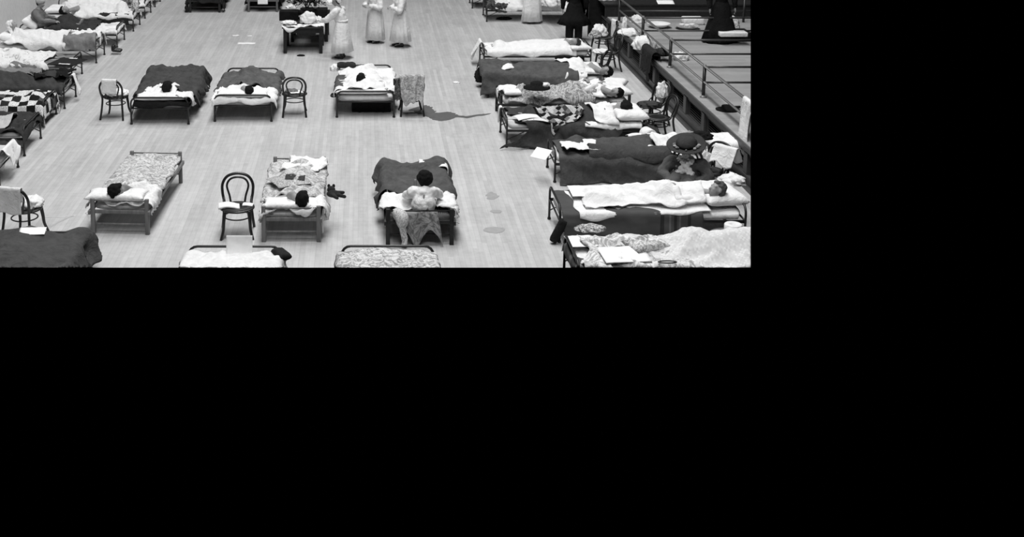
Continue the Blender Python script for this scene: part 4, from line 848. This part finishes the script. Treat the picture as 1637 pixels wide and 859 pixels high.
over_rail('white cloth thrown over the chair back behind the seated woman',Matrix.Translation((4.80,15.42,0))@Matrix.Rotation(PI/2+.7,4,'Z'),.34,.17,.2,.70,WHITE,21,r=.04,ripple=.02,rag=.2,splay=.5)
crumple('black round hat on the white pillow behind the seated woman',T(1120,222,.62),(.30,.2,.10),BLACKC,22,name='hat',cat='hat')
crumple('white folded garment hanging between the seated woman and her chair back',T(1128,266,.42),(.14,.10,.22),WHITE,23,name='garment',cat='clothing')
# R6
B=rbed('iron','iron_bed','straight-legged iron bed with a patient in a white gown lying uncovered on top',2.36,13.83,14.64,2.22,mat_g=WHITE)
sheet(B,'blanket','dark blanket with stripes near the platform end, under the patient in the gown','blanket',banded(84,[(.66,.70,56),(.78,.80,112),(.83,.86,54),(.90,.92,112),(.98,1.02,56)]),-.82,.46,.52,2.19,lambda x,y:.0,seed=191,wr=.012,wf=1.8,foot=1,rag=.02,flare=.02)
sheet(B,'bed_sheet','white sheet spread under the patient in the gown, over the dark blanket','sheet',WHITE,-.47,.38,.44,2.02,bodybump(-.0,.3,.05,.28,1.8),z=.02,seed=192,wr=.008,wf=2,rag=.03,ang=.05)
sheet(B,'gown_sheet','long white gown and sheet moulding the body of the patient near the paper roll','sheet',WHITE,-.33,.36,.44,1.90,bodybump(.03,.28,.22,.25,1.80,knees=.0,feet=.5),z=.04,seed=193,wr=.032,wf=2.6,rag=.05,wang=.0,aniso=(1,.35))
pillow(B,'large white pillow under the grey-capped patient near the paper roll',.05,.22,.78,.52,.17,.12,seed=194)
p=loc(B,1147,304,.60); lying(B,'patient in white gown with grey hair turned away, bed with striped dark blanket',p.x+.02,p.y,.60,face=(-.2,.9,.5),crown=(.3,-.6,.7),hairm=cloth(84,10),gown=WHITE,arms='chest',vox=.011)
crumple('crumpled white cloth at the far head corner of the bed of the grey-haired patient',T(1172,293,.50),(.34,.3,.12),WHITE,195)
paper('white paper sheet on the far foot corner of the bed of the grey-haired patient',tuple(B.M@V((.18,1.84,.45))),.42,.34,PI/2,seed=196)
a=at(884,386,.03); b_=at(902,352,.30)
bm=bmesh.new(); add_tube(bm,[tuple(a),tuple(a.lerp(b_,.1)),tuple(a.lerp(b_,.9)),tuple(b_)],.05,14,[.045,.055,.055,.045]); tag(link('rolled_bag',bm,cloth(32,6)),'dark rolled bag leaning at the foot of the bed of the grey-haired patient','bag')
# stool with paper roll
a=at(1165,376,.36); r=empty('stool',(a.x,a.y+.02,0)); tag(r,'round-topped stool between the two nearest beds of the right row','stool')
bm=bmesh.new(); add_lathe(bm,[(.001,.34),(.20,.34),(.215,.35),(.21,.362),(.001,.362)],30); link('stool_top',bm,plain(96,.5,.3,'veneer'),r)
for k in range(4):
    q=PI/4+k*PI/2; bm=bmesh.new(); add_tube(bm,[(.12*math.cos(q),.12*math.sin(q),.34),(.18*math.cos(q),.18*math.sin(q),0)],.014,8); link('leg',bm,WALNUT,r)
bm=bmesh.new(); add_lathe(bm,[(.022,0),(.092,0),(.10,.008),(.10,.092),(.092,.10),(.022,.10),(.020,.03)],32); tag(link('paper_roll',bm,WHITE,None,Matrix.Translation((a.x+.07,a.y+.08,.365))),'roll of white paper standing on the round-topped stool','paper roll')
paper('white paper slip on the stool in front of the paper roll',(a.x-.06,a.y-.02,.366),.2,.12,.1,seed=197); paper('second white slip lying left on the round-topped stool',(a.x-.14,a.y+.06,.366),.14,.1,.5,seed=198)
c=V((4.92,13.3,0)); chair('bentwood chair cut by the right edge beside the paper roll',c.x,c.y,PI/2+.1)
# R7
B=rbed('iron','iron_bed','nearest bed of the right row, at the bottom edge, pale cover over patient',2.27,12.05,12.93,2.3,mat_g=WHITE2)
sheet(B,'blanket','striped dark blanket falling over the foot of the nearest right-row bed','blanket',striped(74,112,.9,0,.10),-.8,.50,1.0,2.42,foot=1,seed=201,wr=.03,wf=2,rag=.03,flare=.05)
sheet(B,'quilt','flower-printed pale quilt over the foot half of the nearest right-row bed','quilt',printed(140,226,7),-.60,.48,.9,2.16,lambda x,y:.02+.03*math.exp(-((x-.3)/.15)**2),z=.03,seed=202,wr=.03,wf=3,foot=1,rag=.12)
GING=patchwork(.022,'fine_check_cloth',[(0,226),(.3,236),(.5,244),(.7,230),(.9,248)])
sheet(B,'bedspread','fine-checked white cover over the patient on the nearest right-row bed','bedspread',GING,-.62,.46,-.05,1.72,bodybump(.08,-.1,.22,.32,1.62,knees=.25,feet=.3),z=.05,seed=203,wr=.03,wf=2.4,rag=.08,wang=-.3,aniso=(1,.5),ang=.10)
paper('long white paper sheet lying on the near side of the nearest right-row bed',tuple(at(998,407,.47)),.50,.36,.1,.1,seed=204)
paper('white paper sheet at the foot of the nearest right-row bed',tuple(at(929,386,.43)),.30,.34,.1,0,seed=205)
pillow(B,'rolled pale garment at the middle of the nearest right-row bed',.0,1.5,.32,.42,.12,.4,z=.44,mt=printed(120,226,10,False),seed=206,name='rolled_garment',cat='clothing')
crumple('lace-patterned cloth at the far foot corner of the nearest right-row bed',T(943,368,.45),(.32,.2,.06),printed(60,210,30,False),207)
bm=bmesh.new(); a=at(1067,419,.48); add_tube(bm,[(a.x+.095*math.cos(q*PI/12),a.y+.03*math.sin(q*PI/12),a.z) for q in range(24)],.008,6,closed=True); tag(link('metal_ring',bm,plain(60,.3,.5,'steel')),'small oval metal handle lying on the nearest right-row bed','handle')
# ---- things on the platform
over_rail('fringed white shawl hanging over the platform rail at the right edge',Matrix.Translation((RX,16.30,0))@Matrix.Rotation(-PI/2,4,'Z'),.46,.70,.35,1.10,WHITE2,31,name='shawl',cat='clothing',r=.035,ripple=.03,rag=.45,splay=.08)
r=empty('hat',T(1163,176,DZ)); tag(r,'flat dark hat on the platform floor near the fringed shawl','hat')
bm=bmesh.new(); add_lathe(bm,[(.001,0),(.17,0),(.18,.015),(.10,.03),(.09,.07),(.001,.075)],24,sx=1.0,sy=.9); link('crown',bm,BLACKC,r)
bm=bmesh.new(); add_caps(bm,(.10,.02,.03),(.20,.07,.03),.03,.02); link('ribbon',bm,BLACKC,r)
crumple('small white bundle on the platform behind the first rail post',T(1087,96,DZ),(.30,.2,.14),WHITE2,32)
def bowl(label,px,py,w,h,g=225,stuff=None):
    r=empty('bowl',T(px,py,DZ)); tag(r,label,'bowl')
    bm=bmesh.new(); add_lathe(bm,[(w*.45,0),(w*.8,h*.5),(w,h),(w*.96,h),(w*.75,h*.5),(w*.4,.012),(.001,.012)],28); link('basin',bm,plain(g,.3,.5,'enamel'),r)
    return r
bowl('white enamel basin on the platform left of the person in the dark skirt',1053,44,.24,.09)
bowl('grey basin filled with crockery on the platform near the dark skirt',1098,46,.25,.07,170)
for q,(px,py) in enumerate(((1090,42),(1098,43),(1106,42))): 
    a=at(px,py,DZ+.05); bm=bmesh.new(); add_lathe(bm,[(.03,0),(.06,.05),(.055,.05),(.02,.01),(.001,.01)],14); tag(link('cup',bm,plain(225,.3,.5,'china'),None,Matrix.Translation(a)),['leftmost white cup in the grey basin','middle white cup in the grey basin','rightmost white cup in the grey basin'][q],'cup','cups in the grey basin')
bm=bmesh.new(); add_box(bm,(0,0,.07),(.42,.3,.14),bev=.03); tag(link('linen_stack',bm,WHITE,None,Matrix.Translation(T(1107,38,DZ))),'white linen stack behind the grey basin on the platform','linen')
bm=bmesh.new(); add_box(bm,(0,0,.09),(.62,.45,.18),bev=.02); tag(link('box',bm,cloth(40,6),None,Matrix.Translation(T(1170,63,DZ))),'dark box on the platform right of the dark skirt','box')
bm=bmesh.new(); add_box(bm,(0,0,.02),(.52,.3,.08),bev=.01); tag(link('linen_stack',bm,WHITE,None,Matrix.Translation(T(1170,55,DZ+.19))),'flat white linen on the dark box right of the dark skirt','linen')
crumple('patterned white bundle behind the dark box on the platform',T(1164,46,DZ),(.4,.3,.25),printed(120,220,16,False),33)
crumple('little white bundle near the far rail post on the platform',T(1019,36,DZ),(.28,.22,.16),WHITE2,34)
crumple('white garment with a dark spot on the platform edge at the railing start',T(1006,56,DZ),(.44,.34,.13),WHITE,35,name='garment',cat='clothing')
crumple('white cloth standing upright at the platform edge behind the spotted garment',T(998,48,DZ+.02),(.10,.12,.26),WHITE2,36)
crumple('white shirt hanging over the platform edge beside the dark coat',T(1030,78,DZ-.04),(.42,.40,.24),WHITE,37,name='shirt',cat='clothing')
CE=bmesh.new(); CE.free()
over_rail('dark coat hanging over the platform edge beside the white shirt',Matrix.Translation((DX-.02,21.5,0))@Matrix.Rotation(-PI/2,4,'Z'),.80,.36,.42,DZ+.10,cloth(44,6),38,name='coat',cat='clothing',r=.08,ripple=.03,rag=.3,splay=.06)
crumple('dark spotted purse on top of the dark coat at the platform edge',T(1058,88,DZ+.10),(.34,.26,.12),printed(14,60,30,False),39,name='purse',cat='bag')
paper('white card on the dark seating tier at the top edge',T(1064,4,.89),.36,.2,0,.3,seed=40)
bowl_=crumple('white cloth bundle at the top edge behind the railing start',T(970,0,.86),(.42,.3,.14),WHITE,41)
r=empty('folding_chair',T(944,36,0),.3); tag(r,'folded wooden chair leaning against the dark end wall by the black overcoat','chair')
for q,(a0,b0) in enumerate((((-.10,0,.52),(.08,-.2,0)),((-.02,0,.52),(.16,-.2,0)),((.30,0,.5),(.02,-.25,.05)))):
    bm=bmesh.new(); add_tube(bm,[a0,b0],.018,6); link('leg',bm,WALNUT if q else plain(92,.5,.3,'wood'),r)
# ================================================================== LEFT ROW (heads at the wall)
def lbed(kind,name,label,fx,y0,y1,L=2.05,**k):
    return bed_frame(kind,name,label,fx-L,(y0+y1)/2,-PI/2,abs(y1-y0),L,group='beds of the left row',**k)
# L1
B=lbed('iron','iron_bed','nearest bed of the left row, printed garment over its foot rail',-4.97,15.9,16.8,2.0)
over_rail('white garment with dark print hung over the foot rail of the nearest left-row bed',B.M@Matrix.Translation((-.02,2.0,0))@Matrix.Rotation(PI,4,'Z'),.55,.20,.30,.45,printed(70,232,7,cut=(.34,.42)),51,name='garment',cat='clothing',r=.03,ripple=.03,rag=.3,splay=.4)
sheet(B,'blanket','grey blanket on the nearest bed of the left row','blanket',DK2,-.55,.5,.3,1.7,seed=211)
# L2
B=lbed('iron','iron_bed','iron bed of the left row with pale blanket and dark fold at the foot',-5.03,17.36,18.29,2.0)
sheet(B,'blanket','pale smooth blanket on the left-row bed before the patchwork one','blanket',cloth(188,9),-.58,.5,.1,1.72,bodybump(0,.3,.10,.3,1.8),seed=221,wr=.02,wf=2,z=.03,ang=.06)
sheet(B,'dark_blanket','dark blanket draped over the foot of the left-row bed before the patchwork one','blanket',cloth(56,8),-.60,.56,1.35,2.12,lambda x,y:.02,foot=1,seed=222,wr=.035,wf=2.6,rag=.1)
# L3 patchwork
B=lbed('iron','iron_bed','iron bed of the left row under a big checkered patchwork quilt',-5.15,18.95,19.75,2.0)
QUILT=patchwork(.145,'patchwork_large',[(0,30),(.30,46),(.42,232),(.60,90),(.66,236),(.90,200)])
sheet(B,'patchwork_quilt','big light and dark checkered patchwork quilt hanging over the foot, left row','quilt',QUILT,-.74,.66,.0,2.22,bodybump(0,.2,.10,.30,1.85),foot=1,seed=231,wr=.025,wf=2.4,rag=.04,z=.02,flare=.05)
# L4
B=lbed('iron','iron_bed','iron bed of the left row with dark blankets, just past the patchwork quilt',-5.10,20.12,20.95,2.0)
sheet(B,'blanket','dark blanket over raised knees on the left-row bed past the patchwork quilt','blanket',cloth(64,8),-.62,.56,-.1,2.0,bodybump(.08,.1,.20,.26,1.75,knees=.2),foot=1,seed=241,wr=.04,wf=2.2,wang=.1)
sheet(B,'black_cloth','black cloth across the foot of the left-row bed past the patchwork quilt','blanket',BLACKC,-.42,.20,1.40,1.98,lambda x,y:.03,z=.10,seed=242,wr=.03,rag=.1,ang=.2)
sheet(B,'grey_cloth','mid grey cloth beside the black one on the left-row bed past the patchwork','blanket',cloth(128,10),-.46,.1,.6,1.45,lambda x,y:.05,z=.09,seed=243,wr=.03,ang=.05)
over_rail('white strip of cloth over the foot rail past the patchwork quilt',B.M@Matrix.Translation((-.14,2.03,0))@Matrix.Rotation(PI,4,'Z'),.16,.26,.14,.46,WHITE,52,name='towel',cat='towel',r=.03,ripple=.02,rag=.2,splay=.35)
# L5 floral
B=lbed('iron','iron_bed','left-row bed with flowered white cover and a dark board across its foot',-5.40,21.95,22.75,1.95)
sheet(B,'quilt','flowered white cover over the patient on the left-row bed with the dark board','quilt',printed(140,226,7,cut=(.34,.46)),-.58,.5,.0,1.5,bodybump(0,.1,.18,.30,1.8),seed=251,wr=.03,wf=2.5,rag=.08)
sheet(B,'under_blanket','grey blanket under the flowered cover of the left-row bed with the dark board','blanket',cloth(120,10),-.60,.5,.8,1.95,foot=1,z=.004,seed=252,wr=.02)
a=at(108,99,.46); bm=bmesh.new(); add_box(bm,(0,0,0),(.52,.56,.02),bev=.004); bo=link('board',bm,plain(36,.5,.3,'board'),None,Matrix.Translation(a)@Matrix.Rotation(-.25,4,'Z'),False); tag(bo,'flat dark board lying across the foot of the flowered left-row bed','board')
paper('white paper slip on the far edge of the dark board, left row',tuple(a+V((.05,.24,.012))),.16,.05,-.25,seed=253); paper('white paper slip on the near edge of the dark board, left row',tuple(a+V((-.0,-.24,.012))),.22,.05,-.25,seed=254)
lying(B,'dark-haired patient at the frame edge under the flowered white cover, left row',.0,.12,.54,face=(.2,.9,.3),crown=(0,-.3,1))
# L6
B=lbed('iron','iron_bed','left-row bed of the patient in the white headscarf, grey blankets at its foot',-5.33,23.70,24.48,2.0)
sheet(B,'bed_sheet','big white sheet over the patient in the white headscarf','sheet',WHITE2,-.66,.52,.15,1.45,bodybump(0,.2,.24,.32,1.6),seed=261,wr=.035,wf=2.2,rag=.08,ang=-.1,z=.03)
sheet(B,'white_quilt','white quilt gathered at the foot post of the headscarf patient bed','quilt',WHITE,-.50,.10,1.2,2.1,lambda x,y:.10,foot=1,seed=262,wr=.03,rag=.1,z=.03)
sheet(B,'grey_blanket','folded grey blankets piled at the foot of the headscarf patient bed','blanket',cloth(132,10),.0,.58,1.35,2.0,lambda x,y:.12*math.exp(-((x-.25)/.3)**4),foot=1,seed=263,wr=.03,z=.04)
pillow(B,'white pillow propping the patient in the headscarf',.0,.20,.62,.42,.18,0,seed=264,tilt=-.2)
lying(B,'patient in a white headscarf propped against the pillow by the wall',.0,.24,.70,face=(.2,.85,.5),crown=(0,-.5,.9),hairm=WHITE,gown=WHITE2,hk='long')
sh=empty('shoes',T(181,80,.10)); tag(sh,'pair of black shoes hanging at the foot post of the headscarf patient bed','shoes')
for q in (0,1):
    bm=bmesh.new(); add_caps(bm,(0,q*.1,0),(.14,q*.1,-.02),.042,.034); add_caps(bm,(0,q*.1,0),(0,q*.1,.07),.042,.04); blob('shoe',bm,SHOE,sh,None,.01,2)
# L7 seated patient
B=lbed('iron','iron_bed','left-row bed on which a patient in a grey cardigan sits up',-5.22,25.25,26.04,2.05)
sheet(B,'bed_sheet','white sheet over the foot half of the bed of the cardigan patient','sheet',WHITE,-.56,.50,1.0,2.1,foot=1,seed=271,wr=.03,z=.01)
sheet(B,'blanket','dark blanket over the raised knees of the patient in the grey cardigan','blanket',cloth(56,8),-.40,.50,.5,1.6,lambda x,y:.24*math.exp(-((y-.85)/.25)**2)*math.exp(-(x/.35)**2),seed=272,wr=.04,wf=2.4,z=.04)
r=empty('person',B.M.translation,B.M.to_euler().z); tag(r,'patient in a grey cap and grey cardigan sitting up in bed','person')
x,y,zz,s=.05,.30,.40,.9
J=dict(R=frame((.3,.9,-.2),(0,.1,1)),head=(x,y+.08,zz+.50),neck=(x,y+.02,zz+.36),chest=(x,y,zz+.25),waist=(x,y,zz+.12),pelvis=(x,y,zz+.07),sl=(x-.16,y,zz+.30),sr=(x+.16,y,zz+.30),el=(x-.22,y+.12,zz+.14),er=(x+.24,y+.15,zz+.14),wl=(x-.1,y+.32,zz+.16),wr=(x+.18,y+.40,zz+.12),curl=.7,
  kl=(x-.1,y+.48,zz+.08),kr=(x+.1,y+.48,zz+.08),al=(x-.08,y+.9,zz+.03),ar=(x+.08,y+.9,zz+.03),fdl=(0,.3,.6),fdr=(0,.3,.6))
body('person',J,SKIN,r,.012,s); g=lambda k:V(J[k]); bm=bmesh.new(); add_caps(bm,g('chest'),g('pelvis'),.14,.16); add_caps(bm,g('sl'),g('sr'),.08,.08)
for q in 'lr': add_caps(bm,g('s'+q),g('e'+q),.08,.065); add_caps(bm,g('e'+q),g('w'+q),.06,.045)
blob('cardigan',bm,cloth(112,10),r,None,.012,2,.012,14)
bm=bmesh.new(); R_=J['R']; add_ell(bm,g('head')+R_@V((0,-.02,.045)),(.10,.11,.08),R_,3); blob('cap',bm,cloth(178,10),r,None,.01,1,.01,18); hair(J,HAIRG,r,.86)
pillow(B,'white pillow behind the patient in the grey cardigan',.0,.12,.6,.36,.2,0,seed=274,tilt=-.5)
# L8..L10
B=lbed('iron','iron_bed','left-row bed with dark-haired patient, behind the cardigan patient',-5.20,27.0,27.8,2.05)
sheet(B,'bed_sheet','white cover over the dark-haired patient behind the cardigan patient','sheet',WHITE2,-.60,.5,.45,2.1,bodybump(0,.3,.2,.3,1.8),foot=1,seed=281,wr=.035,wf=2.4)
sheet(B,'dark_blanket','dark blanket hanging below the white cover behind the cardigan patient','blanket',cloth(44,6),.1,.66,1.3,2.0,z=.035,seed=282)
pillow(B,'white pillow of the dark-haired patient behind the cardigan patient',.0,.25,.7,.45,.14,0,seed=283)
p=loc(B,103,15,.6); lying(B,'dark-haired patient in white behind the one in the cardigan, left row',p.x,max(p.y,.2),.58,face=(.2,.3,.9),gown=WHITE)
crumple('printed white cloth tied to the foot post behind the cardigan patient',T(216,20,.36),(.16,.34,.40),printed(90,230,12,False),284)
B=lbed('iron','iron_bed','white-covered left-row bed at the top edge, second from the frame corner',-5.22,28.6,29.4,2.05)
sheet(B,'bed_sheet','white cover on the left-row bed at the top edge with a patterned towel','sheet',WHITE,-.62,.5,.2,2.12,bodybump(0,.2,.22,.3,1.8),foot=1,seed=291,wr=.04,wf=2.4)
sheet(B,'dark_blanket','patterned dark towel crumpled over the foot of the white bed at the top edge','towel',printed(30,120,14),-.3,.5,1.6,2.0,z=.08,seed=292,wr=.04,rag=.1)
lying(B,'patient propped up at the top left, behind the grey cap',.0,.20,.66,face=(.1,.9,.4),crown=(0,-.4,.9),hairm=cloth(100,14),gown=WHITE2)
B=lbed('iron','iron_bed','left-row bed with black blanket touching the top edge of the picture',-5.25,30.2,31.0,2.05)
sheet(B,'blanket','black blanket on the left-row bed touching the top edge','blanket',BLACKC,-.60,.5,.4,1.5,bodybump(0,.3,.2,.3,1.8),seed=301,wr=.04)
sheet(B,'bed_sheet','white sheet over the foot of the left-row bed touching the top edge','sheet',WHITE2,-.60,.5,1.35,2.15,foot=1,z=.02,seed=302,wr=.04)
B=lbed('iron','iron_bed','last bed of the left row, mostly above the picture',-5.2,31.8,32.6,2.05)
sheet(B,'bed_sheet','pale sheet hanging from the last bed of the left row','sheet',WHITE2,-.66,.5,.3,2.15,foot=1,seed=312,wr=.04)
# ================================================================== the model ends where the photograph ends
def trim():
    T_=[]
    C_=V((0,0,H))
    def plane(p,q,inside):
        n=(p-C_).cross(q-C_).normalized()
        if (inside-C_).dot(n)<0: n=-n
        return n
    ins=at(600,200)
    planes=[plane(at(0,428),at(1200,428),ins),plane(at(1200,50),at(1200,428),ins)]
    bpy.context.view_layer.update()
    for o in list(bpy.data.objects):
        if o.type!='MESH': continue
        M=o.matrix_world
        if (M.translation.y>0 and False): continue
        for n in planes:
            bb=[(M@V(c)-C_).dot(n) for c in o.bound_box]
            if min(bb)>=0: continue
            if max(bb)<0 or max((M@v.co-C_).dot(n) for v in o.data.vertices)<=0: T_.append(o); break
            if o.data.users>1: o.data=o.data.copy()
            bm=bmesh.new(); bm.from_mesh(o.data); Mi=M.inverted()
            r=bmesh.ops.bisect_plane(bm,geom=bm.verts[:]+bm.edges[:]+bm.faces[:],plane_co=Mi@C_,plane_no=(M.to_3x3().transposed()@n),clear_inner=True)
            eg=[e for e in r['geom_cut'] if isinstance(e,bmesh.types.BMEdge)]
            try: bmesh.ops.holes_fill(bm,edges=eg,sides=0)
            except Exception: pass
            if len(bm.verts)==0: T_.append(o); bm.free(); break
            bm.to_mesh(o.data); bm.free()
    for o in T_:
        if o.name in bpy.data.objects:
            for ch in list(o.children):
                T2=[ch]+list(ch.children)
                for q in T2:
                    if q not in T_: bpy.data.objects.remove(q)
            bpy.data.objects.remove(o)
    for o in list(bpy.data.objects):
        if o.type=='EMPTY' and not any(c for c in o.children_recursive if c.type=='MESH'): bpy.data.objects.remove(o)
trim()
import collections
GN=dict(bed='beds of the middle rows',pillow='pillows on the beds',blanket='blankets on the beds',sheet='sheets on the beds',chair='chairs beside the beds',paper='papers lying about the ward',linen='linen on the tables and platform',cloth='loose cloths about the ward',towel='towels over rails and chairs',quilt='quilts and patchworks on the beds',clothing='clothing left on beds and rails',cup=None,hat='hats laid down in the ward')
cnt=collections.Counter(o.get('category') for o in bpy.data.objects)
for o in bpy.data.objects:
    c=o.get('category')
    if c and not o.get('group') and cnt[c]>2 and GN.get(c): o['group']=GN[c]
# ================================================================== light: the hall's overhead skylights and an added front fill lamp
w=bpy.data.worlds.new('world'); sc.world=w; w.use_nodes=True; w.node_tree.nodes['Background'].inputs[0].default_value=(0,0,0,1)
for i,(x,y,e,s,tx,ty) in enumerate(((0,-1,1350,6,.75,0),(0,11,1750,6,.0,0),(0,19,1500,6,.0,.0),(0,27,1500,6,0,.0))):  # first entry is no skylight: a tilted fill added to brighten upright whites
    ld=bpy.data.lights.new('skylight_and_fill','AREA'); ld.shape='SQUARE'; ld.size=s; ld.energy=e*1.07; lo=bpy.data.objects.new('skylight_and_fill',ld); COL.objects.link(lo); lo.location=(x,y,19); lo.rotation_euler=(tx,ty,0)
sc.view_settings.view_transform='Standard'; sc.view_settings.look='None'; sc.view_settings.gamma=1; sc.view_settings.exposure=0.0
sc.view_settings.use_curve_mapping=False
